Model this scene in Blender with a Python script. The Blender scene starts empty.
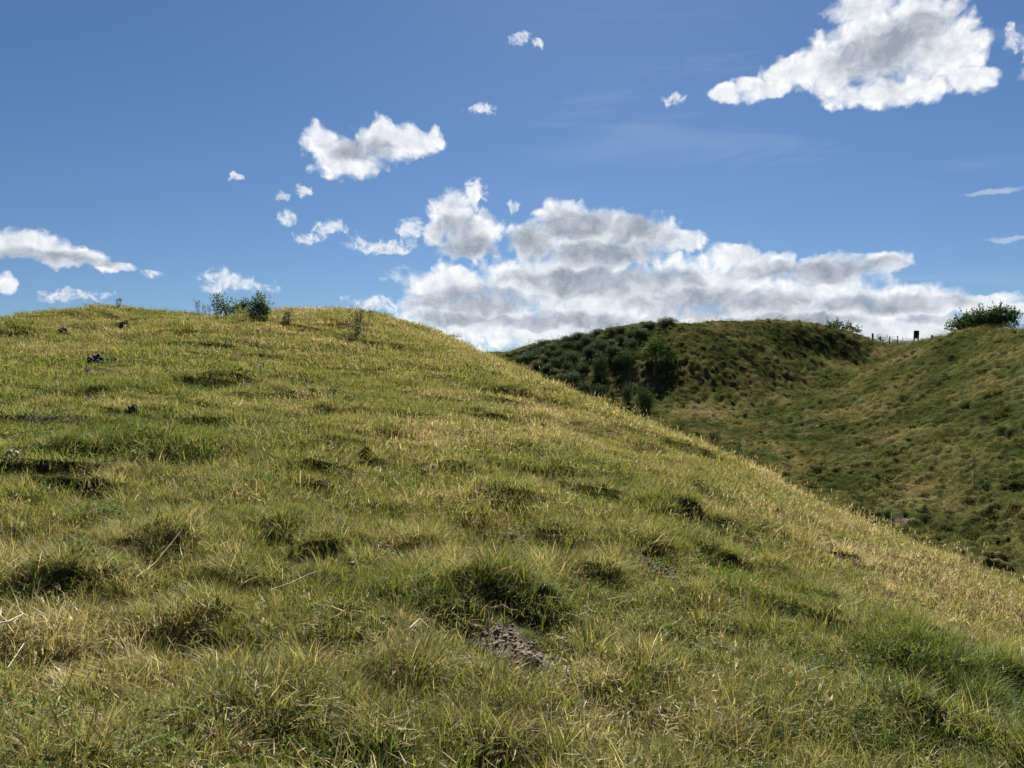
import bpy, math, random
import numpy as np
from mathutils import Vector, Matrix

random.seed(11)
R = math.radians
scene = bpy.context.scene
col = scene.collection

# ------------------------------------------------------------------ camera
F_PX, W, H_PX = 770.0, 1024, 768
PITCH = math.atan((384 - 340) / F_PX)          # horizon on picture row 340
EYE = 1.65
cam_d = bpy.data.cameras.new('camera')
cam_d.sensor_width = 36.0
cam_d.lens = 36.0 * F_PX / W
cam_d.clip_start, cam_d.clip_end = 0.05, 9000
cam = bpy.data.objects.new('camera', cam_d)
cam.location = (0, 0, EYE)
cam.rotation_euler = (R(90) - PITCH, 0, 0)
col.objects.link(cam)
scene.camera = cam

# ------------------------------------------------------------------ light
SUN_EL, SUN_AZ = R(42), R(7)                   # azimuth clockwise from +Y, ahead of the camera
sun_d = bpy.data.lights.new('sun', 'SUN')
sun_d.energy = 5.0
sun_d.angle = R(0.53)
sun_d.color = (1.0, 0.955, 0.88)
sun = bpy.data.objects.new('sun', sun_d)
sv = Vector((math.sin(SUN_AZ) * math.cos(SUN_EL), math.cos(SUN_AZ) * math.cos(SUN_EL), math.sin(SUN_EL)))
sun.rotation_euler = (-sv).to_track_quat('-Z', 'Y').to_euler()
sun.location = sv * 50
col.objects.link(sun)

scene.view_settings.view_transform = 'Standard'
scene.view_settings.look = 'None'
scene.view_settings.exposure = 1.72
scene.view_settings.gamma = 1.0
scene.view_settings.use_curve_mapping = False
scene.render.engine = 'CYCLES'
cy = scene.cycles
cy.max_bounces = 4
cy.diffuse_bounces = 2
cy.glossy_bounces = 2
cy.transmission_bounces = 4
cy.transparent_max_bounces = 8
cy.use_denoising = True
cy.use_adaptive_sampling = True
cy.adaptive_threshold = 0.02
cy.caustics_reflective = cy.caustics_refractive = False


def pix_dir(px, py):
    """Direction of a picture point of the photograph, in world space."""
    x, y, z = (px - W / 2), F_PX, (H_PX / 2 - py)
    c, s = math.cos(PITCH), math.sin(PITCH)
    return np.array([x, y * c + z * s, -y * s + z * c]) / F_PX


def azel(px, py):
    d = pix_dir(px, py)
    d = d / np.linalg.norm(d)
    return math.degrees(math.atan2(d[0], d[1])), math.degrees(math.asin(d[2]))


# ------------------------------------------------------------------ node helper
class NT:
    def __init__(self, tree):
        self.t = tree

    def n(self, kind, **kw):
        nd = self.t.nodes.new(kind)
        for k, v in kw.items():
            setattr(nd, k, v)
        return nd

    def put(self, sock, v):
        if hasattr(v, 'is_output') or isinstance(v, bpy.types.NodeSocket):
            self.t.links.new(v, sock)
        else:
            sock.default_value = v

    def m(self, op, a, b=None, c=None, clamp=False):
        nd = self.n('ShaderNodeMath', operation=op, use_clamp=clamp)
        self.put(nd.inputs[0], a)
        if b is not None:
            self.put(nd.inputs[1], b)
        if c is not None:
            self.put(nd.inputs[2], c)
        return nd.outputs[0]

    def v(self, op, a, b=None, scale=None):
        nd = self.n('ShaderNodeVectorMath', operation=op)
        self.put(nd.inputs[0], a)
        if b is not None:
            self.put(nd.inputs[1], b)
        if scale is not None:
            self.put(nd.inputs['Scale'], scale)
        return nd.outputs['Value'] if op in ('DOT_PRODUCT', 'LENGTH', 'DISTANCE') else nd.outputs['Vector']

    def smooth(self, x, lo, hi, a=0.0, b=1.0):
        nd = self.n('ShaderNodeMapRange', interpolation_type='SMOOTHSTEP')
        self.put(nd.inputs[0], x)
        for i, q in enumerate((lo, hi, a, b)):
            self.put(nd.inputs[i + 1], q)
        return nd.outputs[0]

    def noise(self, vec, scale, detail=4.0, rough=0.5, dist=0.0, lac=2.0, ntype='FBM', color=False, dims='3D'):
        nd = self.n('ShaderNodeTexNoise', noise_dimensions=dims)
        nd.noise_type = ntype
        self.put(nd.inputs['Vector'], vec)
        nd.inputs['Scale'].default_value = scale
        nd.inputs['Detail'].default_value = detail
        nd.inputs['Roughness'].default_value = rough
        nd.inputs['Lacunarity'].default_value = lac
        nd.inputs['Distortion'].default_value = dist
        return nd.outputs['Color'] if color else nd.outputs[0]

    def mix(self, f, a, b, blend='MIX'):
        nd = self.n('ShaderNodeMix', data_type='RGBA', blend_type=blend)
        self.put(nd.inputs[0], f)
        self.put(nd.inputs[6], a if not isinstance(a, tuple) else (*a, 1.0)[:4])
        self.put(nd.inputs[7], b if not isinstance(b, tuple) else (*b, 1.0)[:4])
        return nd.outputs[2]

    def ramp(self, f, stops, interp='LINEAR'):
        nd = self.n('ShaderNodeValToRGB')
        cr = nd.color_ramp
        cr.interpolation = interp
        while len(cr.elements) < len(stops):
            cr.elements.new(0.5)
        for e, (p, c) in zip(cr.elements, stops):
            e.position = p
            e.color = (*c, 1.0)
        self.put(nd.inputs[0], f)
        return nd.outputs[0]


# ------------------------------------------------------------------ sky with clouds
world = bpy.data.worlds.new('World')
scene.world = world
world.use_nodes = True
world.node_tree.nodes.clear()
N = NT(world.node_tree)
sky = N.n('ShaderNodeTexSky', sky_type='NISHITA')
sky.sun_disc = False
sky.sun_elevation = SUN_EL
sky.sun_rotation = SUN_AZ
sky.altitude = 150
sky.air_density = 1.0
sky.dust_density = 0.12
sky.ozone_density = 1.6
hs = N.n('ShaderNodeHueSaturation')
hs.inputs['Saturation'].default_value = 1.16
hs.inputs['Value'].default_value = 1.0
N.put(hs.inputs['Color'], sky.outputs[0])
bg_sky = N.n('ShaderNodeBackground')
N.put(bg_sky.inputs[0], N.mix(1.0, hs.outputs[0], (0.88, 0.98, 1.12), 'MULTIPLY'))
bg_sky.inputs[1].default_value = 0.0206
SKY_SKEW = 0.10

tc = N.n('ShaderNodeTexCoord')
dvec = N.v('NORMALIZE', tc.outputs['Generated'])
# the lowest, murkiest band of the sky stays below the downs
N.put(sky.inputs['Vector'], N.v('NORMALIZE', N.v('ADD', dvec, (0.0, 0.0, SKY_SKEW))))
sep = N.n('ShaderNodeSeparateXYZ')
N.put(sep.inputs[0], dvec)
AZ = N.m('MULTIPLY', N.m('ARCTAN2', sep.outputs[0], sep.outputs[1]), 57.29578)
EL = N.m('MULTIPLY', N.m('ARCSINE', sep.outputs[2]), 57.29578)
comb = N.n('ShaderNodeCombineXYZ')
N.put(comb.inputs[0], AZ)
N.put(comb.inputs[1], EL)
P0 = comb.outputs[0]                                   # (azimuth, elevation) in degrees


def warped(seed, amount, scale):
    off = N.v('ADD', P0, (seed * 7.3, seed * 3.1, seed * 1.7))
    c = N.noise(off, scale, 3.0, 0.55, color=True, dims='2D')
    c = N.v('SUBTRACT', c, (0.5, 0.5, 0.5))
    c = N.v('MULTIPLY', c, (amount, amount * 0.8, 0.0))
    return N.v('ADD', P0, c)


def field(P, blobs):
    """The highest of the elliptical swellings of a cloud: 1 at a swelling's middle, 0 at its rim."""
    out = None
    for (px, py, rx, ry) in blobs:
        a, e = azel(px, py)
        a2, _ = azel(px + rx, py)
        _, e2 = azel(px, py - ry)
        v = N.v('SUBTRACT', P, (a, e, 0.0))
        v = N.v('MULTIPLY', v, (1.0 / (a2 - a), 1.0 / (e2 - e), 0.0))
        q = N.v('DOT_PRODUCT', v, v)
        out = q if out is None else N.m('MINIMUM', out, q)
    return N.m('SUBTRACT', 1.0, out)


CUMULUS = [  # big cloud high on the right
    (885, 42, 82, 52), (945, 50, 52, 44), (972, 78, 34, 16), (830, 66, 52, 36), (895, 92, 84, 20), (762, 88, 42, 15),
    (724, 94, 19, 13), (860, 8, 45, 24), (790, 72, 40, 20), (915, 20, 55, 36),
    # middle left cloud
    (405, 141, 26, 20), (321, 141, 22, 21), (345, 158, 42, 23), (385, 140, 38, 25), (421, 143, 24, 18), (436, 138, 9, 15),
    ]
SHREDS = [
    (300, 189, 9, 8), (287, 198, 8, 7), (287, 221, 11, 8), (310, 236, 16, 7), (332, 228, 17, 8), (386, 245, 36, 10),
    (357, 240, 8, 9), (413, 230, 15, 11),
    (75, 295, 36, 7), (155, 275, 12, 5), (520, 40, 11, 8), (535, 46, 9, 5), (478, 110, 18, 6), (673, 98, 13, 8), (238, 180, 8, 4), (372, 303, 27, 8), (222, 278, 24, 9), (236, 285, 40, 10),
    (1012, 40, 12, 18), (475, 190, 14, 14), (513, 206, 8, 5)]
CUMULUS += [
    # tall head in the middle
    (452, 215, 28, 28), (478, 236, 32, 26), (470, 248, 44, 14), (472, 196, 9, 15), (432, 232, 14, 16),
    (585, 228, 62, 30), (560, 218, 28, 24), (640, 236, 46, 26), (535, 240, 34, 26), (600, 252, 80, 22), (678, 240, 32, 14),
    # left cloud
    (28, 246, 58, 19), (66, 258, 56, 14), (115, 270, 30, 7), (4, 283, 15, 10)]
CUMULUS += [
    (1034, 50, 16, 26)]
BANK = [
    (452, 285, 60, 24), (430, 305, 40, 22), (480, 318, 95, 36), (560, 282, 120, 34), (610, 300, 130, 40), (700, 285, 100, 34),
    (735, 258, 40, 16), (762, 268, 46, 20), (830, 272, 62, 24), (885, 264, 36, 13), (800, 305, 150, 36), (905, 305, 90, 24),
    (965, 304, 70, 12), (620, 330, 230, 32), (860, 330, 200, 24), (1060, 312, 90, 18), (1160, 300, 80, 26)]
# undersides and thick middles, where less light comes through
CORE_C = [(875, 58, 46, 26), (905, 38, 40, 24), (360, 150, 30, 12), (470, 247, 42, 13), (600, 256, 82, 17), (640, 228, 32, 18),
          (455, 232, 24, 16), (530, 245, 28, 18), (35, 256, 50, 8), (80, 264, 40, 6), (575, 226, 44, 18)]
CORE_B = [(600, 281, 95, 14), (478, 300, 62, 13), (825, 271, 80, 13), (715, 303, 85, 13), (880, 303, 75, 9), (560, 320, 75, 9), (450, 318, 35, 8), (800, 320, 70, 7), (965, 318, 60, 5)]

PW = warped(1.0, 1.7, 0.42)
nC = N.noise(P0, 0.55, 7.0, 0.60, dims='2D')
nF = N.noise(PW, 1.5, 4.0, 0.62, dims='2D')
nD = N.noise(PW, 2.2, 6.0, 0.60, dims='2D')
nG = N.m('SUBTRACT', N.noise(N.v('MULTIPLY', PW, (0.75, 1.25, 1.0)), 0.75, 4.0, 0.6, dims='2D'), 0.5)
vo = N.n('ShaderNodeTexVoronoi', feature='SMOOTH_F1', voronoi_dimensions='2D')
vo.inputs['Scale'].default_value = 0.62
vo.inputs['Detail'].default_value = 1.4
vo.inputs['Roughness'].default_value = 0.55
vo.inputs['Smoothness'].default_value = 0.35
N.put(vo.inputs['Vector'], N.v('ADD', PW, (0.0, 0.0, 4.4)))
puff = N.m('SUBTRACT', vo.outputs['Distance'], 0.55)      # swelling heads: low in the middle of each
nz = N.m('ADD', N.m('MULTIPLY', N.m('SUBTRACT', nC, 0.5), 1.25), N.m('MULTIPLY', N.m('SUBTRACT', nF, 0.5), 0.5))


def cloud_layer(blobs, cores, amp, tint_dark, tint_mid, tint_lit, core_gain, soft=(-0.10, 0.82), fray=0.45):
    e = N.m('MAXIMUM', field(PW, blobs), -2.0)
    rim = N.smooth(e, 0.10, 0.75, 1.0, 0.30)                # the torn and puffy rim; the middle stays solid
    d = N.m('ADD', e, N.m('MULTIPLY', rim, N.m('SUBTRACT', N.m('MULTIPLY', nz, amp), N.m('MULTIPLY', puff, 0.95))))
    alpha = N.smooth(N.m('ADD', d, N.m('MULTIPLY', N.m('SUBTRACT', nD, 0.5), fray)), soft[0], soft[1])
    core = N.m('MAXIMUM', field(PW, cores), -1.0)
    core = N.m('ADD', core, N.m('MULTIPLY', nG, 2.1))
    core = N.m('ADD', core, N.m('MULTIPLY', N.m('SUBTRACT', nD, 0.5), 0.35))
    core = N.smooth(core, -0.9, 1.0)
    thick = N.smooth(N.m('SUBTRACT', d, N.m('MULTIPLY', nD, 0.8)), -0.05, 0.75)
    dark = N.m('ADD', N.m('ADD', N.m('MULTIPLY', thick, 0.30), N.m('MULTIPLY', puff, 0.45)), N.m('MULTIPLY', core, core_gain), clamp=True)
    colr = N.ramp(dark, [(0.0, tint_lit), (0.34, tint_mid), (1.0, tint_dark)])
    return alpha, colr


aC, cC = cloud_layer(CUMULUS, CORE_C, 0.95, (0.32, 0.36, 0.43), (0.76, 0.79, 0.84), (1.0, 1.0, 1.0), 0.62)
aB, cB = cloud_layer(BANK, CORE_B, 1.0, (0.30, 0.34, 0.41), (0.74, 0.77, 0.83), (0.98, 0.99, 1.0), 0.60)
aS, cS = cloud_layer(SHREDS, [(587, 228, 5, 5)], 0.7, (0.5, 0.54, 0.6), (0.78, 0.81, 0.86), (0.90, 0.93, 0.97), 0.1, (-0.25, 1.3), 2.8)
# thin high streaks
ci = N.noise(N.v('MULTIPLY', P0, (0.055, 0.42, 0.0)), 1.0, 5.0, 0.55, 0.6, dims='2D')
cirrus = N.m('MULTIPLY', N.smooth(ci, 0.52, 0.80), N.smooth(AZ, -4.0, 8.0))
cirrus = N.m('MULTIPLY', cirrus, 0.09)
wisp = field(warped(3.0, 1.2, 0.5), [(992, 192, 40, 3.5), (1010, 240, 30, 3)])
wisp = N.m('MULTIPLY', N.smooth(N.m('ADD', wisp, N.m('MULTIPLY', nz, 0.5)), 0.0, 1.0), 0.4)
cirrus = N.m('MAXIMUM', cirrus, wisp)


def over(f, below, colr):
    b = N.n('ShaderNodeBackground')
    N.put(b.inputs[0], colr)
    b.inputs[1].default_value = 0.318
    ms = N.n('ShaderNodeMixShader')
    N.put(ms.inputs[0], f)
    N.t.links.new(below, ms.inputs[1])
    N.t.links.new(b.outputs[0], ms.inputs[2])
    return ms.outputs[0]


sh = over(cirrus, bg_sky.outputs[0], (0.72, 0.78, 0.86, 1))
sh = over(aB, sh, cB)
sh = over(N.m('MULTIPLY', aS, 0.9), sh, cS)
sh = over(aC, sh, cC)
wo = N.n('ShaderNodeOutputWorld')
N.t.links.new(sh, wo.inputs[0])
world.cycles.sampling_method = 'NONE'


# ------------------------------------------------------------------ noise in numpy
def _hash(ix, iy, seed):
    h = (ix.astype(np.int64) * 374761393 + iy.astype(np.int64) * 668265263 + seed * 1442695041) & 0xFFFFFFFF
    h = ((h ^ (h >> 13)) * 1274126177) & 0xFFFFFFFF
    h = (h ^ (h >> 16)) & 0xFFFFFFFF
    return h


def vnoise(x, y, seed=0):
    """Gradient noise, about -0.7..0.7."""
    x0, y0 = np.floor(x), np.floor(y)
    fx, fy = x - x0, y - y0
    u = fx * fx * fx * (fx * (fx * 6 - 15) + 10)
    v = fy * fy * fy * (fy * (fy * 6 - 15) + 10)
    out = []
    for dx in (0, 1):
        for dy in (0, 1):
            a = _hash(x0 + dx, y0 + dy, seed) * (2 * math.pi / 4294967296.0)
            out.append(np.cos(a) * (fx - dx) + np.sin(a) * (fy - dy))
    a, b, c, d = out
    return (a * (1 - v) + b * v) * (1 - u) + (c * (1 - v) + d * v) * u


def fbm(x, y, oct=3, seed=0, gain=0.5):
    s, a, f = 0.0, 1.0, 1.0
    for k in range(oct):
        s = s + a * vnoise(x * f + 13.7 * k, y * f - 7.1 * k, seed + k)
        a *= gain
        f *= 2.03
    return s


def sstep(x, a, b):
    t = np.clip((x - a) / (b - a), 0, 1)
    return t * t * (3 - 2 * t)


# ------------------------------------------------------------------ terrain
# heights of the earthwork, surveyed as sight lines: (picture column, picture row, distance ahead in metres)
EDGE = [(470, 354, 27), (490, 366, 26), (541, 389, 24), (592, 412, 22.5), (642, 435, 20.6), (693, 452, 18.6), (744, 474, 16.4),
        (809, 511, 14.0), (884, 541, 12.2), (959, 573, 10.8), (1024, 600, 9.8)]
SIGHT = EDGE + [
    (0, 768, 2.5), (512, 768, 2.85), (1024, 768, 3.35), (1024, 680, 5.0), (800, 680, 4.2), (512, 650, 4.1), (200, 680, 3.4),
    (512, 550, 6.2), (512, 450, 10.5), (512, 405, 15), (512, 374, 21), (700, 560, 6.8), (700, 500, 10), (640, 460, 13),
    (100, 600, 4.4), (0, 600, 4.3), (100, 500, 6.8), (100, 420, 10.6), (100, 365, 17.5), (100, 335, 25), (0, 420, 10.2), (0, 350, 21),
    (300, 500, 7.2), (300, 420, 11.2), (300, 365, 17.5), (330, 330, 23), (400, 360, 20), (420, 400, 14.5), (880, 600, 7.6),
    # crest of the near mound
    (330, 314, 28), (270, 319, 28), (215, 332, 29), (365, 317, 28), (400, 325, 27.6), (440, 343, 27),
    # left spur
    (187, 336, 32), (160, 325, 35), (90, 310, 37), (0, 321, 36), (0, 327, 26), (80, 326, 26), (150, 325, 26.5), (20, 335, 30), (90, 335, 30), (150, 334, 30), (-120, 330, 34), (-300, 345, 30),
    # ridge with gorse
    (515, 352, 86), (560, 341, 83), (600, 334, 79), (650, 326, 77), (700, 325, 77), (750, 325, 77), (800, 327, 78), (845, 333, 79),
    (868, 341, 80), (888, 350, 80), (905, 354, 80), (922, 350, 79), (560, 382, 70), (600, 397, 66), (650, 410, 61), (705, 414, 58), (640, 365, 69), (720, 365, 67), (790, 360, 71), (560, 360, 76),
    # hollow way up to the gap
    (750, 404, 62), (800, 389, 66), (850, 366, 74), (700, 424, 53),
    # bottom of the ditch
    (650, 421, 57), (700, 440, 47), (750, 467, 37), (810, 500, 29), (884, 532, 24), (959, 560, 21), (1024, 580, 19), (1200, 640, 15),
    # right bank
    (938, 340, 74), (960, 333, 62), (1024, 333, 52), (1100, 333, 46), (1250, 330, 40), (1024, 400, 38), (1024, 480, 27), (900, 400, 51), (900, 450, 38),
    (900, 500, 29.5), (830, 440, 46), (960, 365, 52), (1150, 450, 27), (840, 400, 58)]


def sight_xyz(px, py, d):
    v = pix_dir(px, py)
    return v / v[1] * d + np.array([0, 0, EYE])


pts = [tuple(sight_xyz(*s)) for s in SIGHT]
for (px, py, d) in EDGE:                                  # the slope breaks and falls into the ditch beyond the edge
    x, y, z = sight_xyz(px, py, d)
    pts.append((x + 2.6, y + 1.8, max(z - 1.55, -4.3)))
pts += [(0, 0, 0), (-2, 0, 0.3), (2.2, 0, -0.35), (0, -4, -0.1), (-5, -3, 0.4), (5, -3, -1.0), (8, 2, -1.5), (-6, 4, 0.8), (11, 6, -4.2), (12, -2, -4.4), (4.6, 4, -0.85),
        (-10, 40, 2.0), (-3, 36, 1.2), (-24, 48, 1.9), (3, 48, -3.2), (-2, 44, -1.6), (0.5, 36, -0.6), (2.5, 31, -1.4), (-12, 55, -0.6), (-40, 40, 1.0), (-30, 10, 1.0), (-25, -15, 0.5), (0, -30, -1),
        (25, -20, -3), (25, 0, -1.0), (40, 10, 1.5), (-10, 90, -3), (0, 100, -1.5), (8, 96, -0.3), (10, 88, 0.9), (16, 86, 1.5), (24, 86, 1.8), (30, 87, 1.7), (34, 89, 1.2), (12, 100, -1), (25, 97, 0.3), (38, 100, 0.3), (47, 104, 0.6), (44, 92, 0.75), (53, 108, 0.7), (41, 86, 0.5), (38, 92, 0.6),
        (42, 60, 1.7), (48, 66, 1.6), (36, 54, 2.05), (50, 56, 1.6), (46, 78, 1.5), (52, 86, 1.5), (58, 100, 1.5), (66, 100, 1.5), (70, 80, 1.5),
        (62, 60, 1.6), (60, 40, 1.6), (-50, 80, -2), (-45, 0, 0), (60, 0, 1)]
pts = np.array(pts, float)


def _phi(r2):
    return 0.5 * r2 * np.log(r2 + 1e-9)


_n = len(pts)
_s = 1 / 50.0
_c = pts[:, :2] * _s
_d2 = ((_c[:, None, :] - _c[None]) ** 2).sum(-1)
_A = np.zeros((_n + 3, _n + 3))
_A[:_n, :_n] = _phi(_d2) + np.eye(_n) * 2e-6
_A[:_n, _n] = 1
_A[:_n, _n + 1:] = _c
_A[_n:, :_n] = _A[:_n, _n:].T
_w = np.linalg.solve(_A, np.concatenate([pts[:, 2], np.zeros(3)]))


def base_h(x, y):
    x, y = np.atleast_1d(np.asarray(x, float)), np.atleast_1d(np.asarray(y, float))
    out = np.empty(x.shape)
    for i in range(0, len(x), 20000):
        sx, sy = x[i:i + 20000] * _s, y[i:i + 20000] * _s
        r2 = (sx[:, None] - _c[:, 0]) ** 2 + (sy[:, None] - _c[:, 1]) ** 2
        out[i:i + 20000] = _phi(r2) @ _w[:_n] + _w[_n] + _w[_n + 1] * sx + _w[_n + 2] * sy
    r = np.hypot(x - 5, y - 30)
    k = sstep(r, 80, 135)
    return np.clip(out, -6, 6) * (1 - k) + np.maximum(-0.3 - 0.022 * np.maximum(r - 110, 0), -125.0) * k


_eaz = np.array([-60, -20] + [azel(p, q)[0] for p, q, _ in EDGE] + [50, 90])
_er = np.array([46, 44] + [math.hypot((p - 512) / F_PX * d, d) for p, q, d in EDGE] + [11.0, 9.0])


_er[2], _er[3], _er[4], _er[5] = 36.0, 36.0, 29.0, 26.0


def beyond(x, y):
    """0 on the near mound, 1 past its edge, in the ditch and on the banks."""
    az = np.degrees(np.arctan2(x, y))
    return sstep(np.hypot(x, y) - np.interp(az, _eaz, _er), 0.5, 4.0)


BUMPS = []   # (x, y, radius, height): hummocks with a worn face towards the camera


def hgt(x, y, micro=True):
    x, y = np.atleast_1d(np.asarray(x, float)), np.atleast_1d(np.asarray(y, float))
    z = base_h(x, y)
    if not micro:
        return z
    r = np.hypot(x, y)
    b = beyond(x, y) * (1 - sstep(r, 105, 140))
    near = fbm(x / 1.7, y / 1.4, 3, 5) * 0.16 + (0.3 - np.abs(vnoise(x / 0.62 + 0.3 * vnoise(x * 2, y * 2, 4), y / 0.5, 8))) * 0.23 + fbm(x / 0.22, y / 0.2, 2, 9) * 0.045
    near = near * sstep(r, 0.5, 2.0)
    q = 0.55 - np.abs(vnoise(x / 1.15 + 0.35 * vnoise(x, y, 3), y / 2.0, 21)) * 1.5
    q2 = 0.4 - np.abs(vnoise(x / 0.62, y / 0.8 + 0.4 * vnoise(x, y, 6), 23)) * 1.3
    far = q * 0.32 + q2 * 0.30 + fbm(x / 3.6, y / 4.5, 2, 31) * 0.26 + fbm(x / 0.4, y / 0.45, 3, 41) * 0.20
    z = z + near * (1 - b) + far * b
    wx, wy = vnoise(x / 0.33, y / 0.3, 71) * 0.9, vnoise(x / 0.33 + 9, y / 0.3, 72) * 0.9
    for (bx, by, br, bh) in BUMPS:
        m = (np.abs(x - bx) < br * 3) & (np.abs(y - by) < br * 3)
        if m.any():
            dx, dy = (x[m] - bx) / br + wx[m], (y[m] - by) / br + wy[m]
            lim = np.where(dy < 0, dy * 1.8, dy * 0.9)      # steep towards the camera, gentle behind
            z[m] += bh * np.exp(-(dx * dx * 0.9 + lim * lim))
    return z


def ground_at(px, py, micro=True):
    """Where the sight line through a picture point meets the ground."""
    v = pix_dir(px, py)
    t = np.concatenate([np.arange(1.2, 30, 0.05), np.arange(30, 130, 0.2)])
    X, Y, Z = v[0] * t, v[1] * t, EYE + v[2] * t
    g = hgt(X, Y, micro)
    hit = np.nonzero(Z <= g)[0]
    i = hit[0] if len(hit) else int(np.argmin(Z - g))
    return np.array([X[i], Y[i], g[i]])


TUSSOCK_MARKS = [  # picture column, row of the dark face, width in pixels
    (150, 468, 110), (300, 482, 75), (365, 470, 50), (215, 388, 75), (140, 575, 150), (55, 605, 130), (255, 600, 80), (500, 622, 150),
    (400, 690, 90), (270, 735, 130), (490, 735, 130), (655, 560, 45), (690, 525, 70), (600, 590, 70), (690, 610, 70), (785, 695, 70),
    (985, 700, 140), (890, 670, 80), (570, 545, 50), (860, 570, 60), (640, 690, 100), (60, 465, 50), (100, 400, 40), (840, 640, 60), (425, 560, 60),
    (320, 560, 60), (740, 570, 50), (560, 480, 40), (450, 470, 50), (410, 600, 60), (930, 745, 110), (30, 700, 110), (150, 690, 90)]
for (px, py, wpx) in TUSSOCK_MARKS:
    g = ground_at(px, py, False)
    br = wpx / F_PX * g[1] * 0.42
    BUMPS.append((g[0], g[1] + br * 0.45, br, min(0.55 * br, 0.21)))
_br = np.random.default_rng(3)
for _ in range(110):                                      # smaller hummocks everywhere on the near slope
    r_, a_ = math.sqrt(_br.uniform(2.0, 17.0 ** 2)), math.radians(_br.uniform(-40, 40))
    br = _br.uniform(0.10, 0.30) * (0.6 + 0.05 * r_)
    BUMPS.append((r_ * math.sin(a_), r_ * math.cos(a_), br, br * _br.uniform(0.2, 0.42)))
print('bumps', [(round(b[1], 1), round(b[2], 2), round(b[3], 2)) for b in BUMPS])

SOIL_MARKS = [  # bare ground: column, row, half width, half height in pixels, how bare
    (505, 648, 52, 27, 1.0), (60, 418, 44, 7, 0.9), (362, 473, 26, 7, 0.9), (362, 575, 18, 9, 0.6), (392, 652, 36, 9, 0.5), (900, 600, 44, 10, 0.45), (655, 566, 20, 7, 0.7), (848, 574, 36, 12, 0.4),
    (410, 392, 26, 4, 0.5), (310, 492, 30, 7, 0.7), (126, 331, 16, 3, 0.9), (15, 345, 30, 4, 0.8), (60, 323, 34, 3, 0.9), (118, 369, 24, 4, 0.9), (120, 323, 30, 3, 0.8), (552, 674, 30, 10, 0.6), (985, 655, 40, 18, 0.3), (540, 432, 20, 5, 0.6), (700, 655, 40, 10, 0.35)]
SOIL = []
for (px, py, a, b, bare) in SOIL_MARKS:
    g = ground_at(px, py)
    g2 = ground_at(px, py - b)
    SOIL.append((g[0], g[1], a / F_PX * g[1], max(0.12, min(abs(g2[1] - g[1]), 0.9)), bare))


def soil_mask(x, y, grow=0.0):
    s = np.zeros(x.shape)
    n = fbm(x * 3.1, y * 3.1, 3, 77)
    for (sx, sy, a, b, bare) in SOIL:
        q = 1 - ((x - sx) / a) ** 2 - ((y - sy) / b) ** 2
        s = np.maximum(s, bare * sstep(q + n * 1.1 + grow, 0.0, 0.7))
    f = sstep(fbm(x / 2.3, y / 2.9, 3, 91), 0.52, 0.75) * beyond(x, y)
    return np.maximum(s, f)


_way = np.array([ground_at(px, py, False)[:2] for (px, py) in [(655, 424), (700, 412), (750, 402), (800, 388), (850, 366), (880, 354)]])


def hollow_way(x, y):
    d = np.full(np.shape(x), 99.0)
    for p, q in zip(_way[:-1], _way[1:]):
        v = q - p
        t = np.clip(((x - p[0]) * v[0] + (y - p[1]) * v[1]) / (v @ v), 0, 1)
        d = np.minimum(d, np.hypot(x - p[0] - t * v[0], y - p[1] - t * v[1]))
    return np.exp(-(d / 1.7) ** 2)


print('way', _way.round(1).tolist())
ZONES = []   # x, y, radius, how much drier (+) or fresher (-)
for (px, py, rpx, k_) in [(345, 600, 75, -0.6), (940, 690, 90, -0.5), (480, 745, 120, -0.35), (140, 450, 90, -0.4), (700, 520, 60, -0.35), (520, 605, 60, -0.4), (270, 700, 70, -0.2), (60, 520, 90, -0.2), (690, 440, 40, 0.3),
                          (430, 445, 70, 0.35), (600, 440, 70, 0.25), (430, 555, 60, 0.35), (900, 585, 90, 0.5), (620, 700, 110, 0.35), (70, 680, 110, 0.3), (220, 570, 70, 0.35), (960, 640, 80, 0.3), (780, 640, 60, 0.25), (220, 380, 50, 0.4)]:
    _g = ground_at(px, py, False)
    ZONES.append((_g[0], _g[1], rpx / F_PX * _g[1], k_))


def straw_zone(x, y):
    """How dry the sward is, -1 (fresh) .. 1 (straw)."""
    az = np.degrees(np.arctan2(x, y))
    r = np.hypot(x, y)
    e = np.interp(az, _eaz, _er)
    z = np.exp(-((r - e + 0.6) / 2.2) ** 2) * sstep(az, -2, 8) * 0.55               # seeding rim of the slope
    z = z + 0.30 * np.exp(-(((x + 4.5) / 5.0) ** 2 + ((y - 25) / 7.0) ** 2))        # pinkish top of the mound
    z = z + 0.35 * np.exp(-(((x - 1.0) / 3.0) ** 2 + ((y - 14) / 5.0) ** 2))
    z = z - 0.30 * np.exp(-(((x + 6.0) / 5.0) ** 2 + ((y - 13) / 7.0) ** 2))
    z = z + (fbm(x / 0.8, y / 0.8, 2, 57) * 0.55)
    z = z - 0.35 * sstep(az, 15, 22) * (1 - sstep(r, 6, 9)) + fbm(x / 2.6, y / 2.6, 3, 55) * 0.75
    for (zx, zy, zr, zk) in ZONES:
        z = z + zk * np.exp(-(((x - zx) / zr) ** 2 + ((y - zy) / (zr * 1.3)) ** 2))
    b = beyond(x, y)
    return z * (1 - b) + b * (fbm(x / 4.2, y / 5.5, 3, 66) * 0.9 - 0.08 + 0.22 * hollow_way(x, y) + 0.35 * np.exp(-(((x - 13) / 5.0) ** 2 + ((y - 66) / 5.0) ** 2)))


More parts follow.
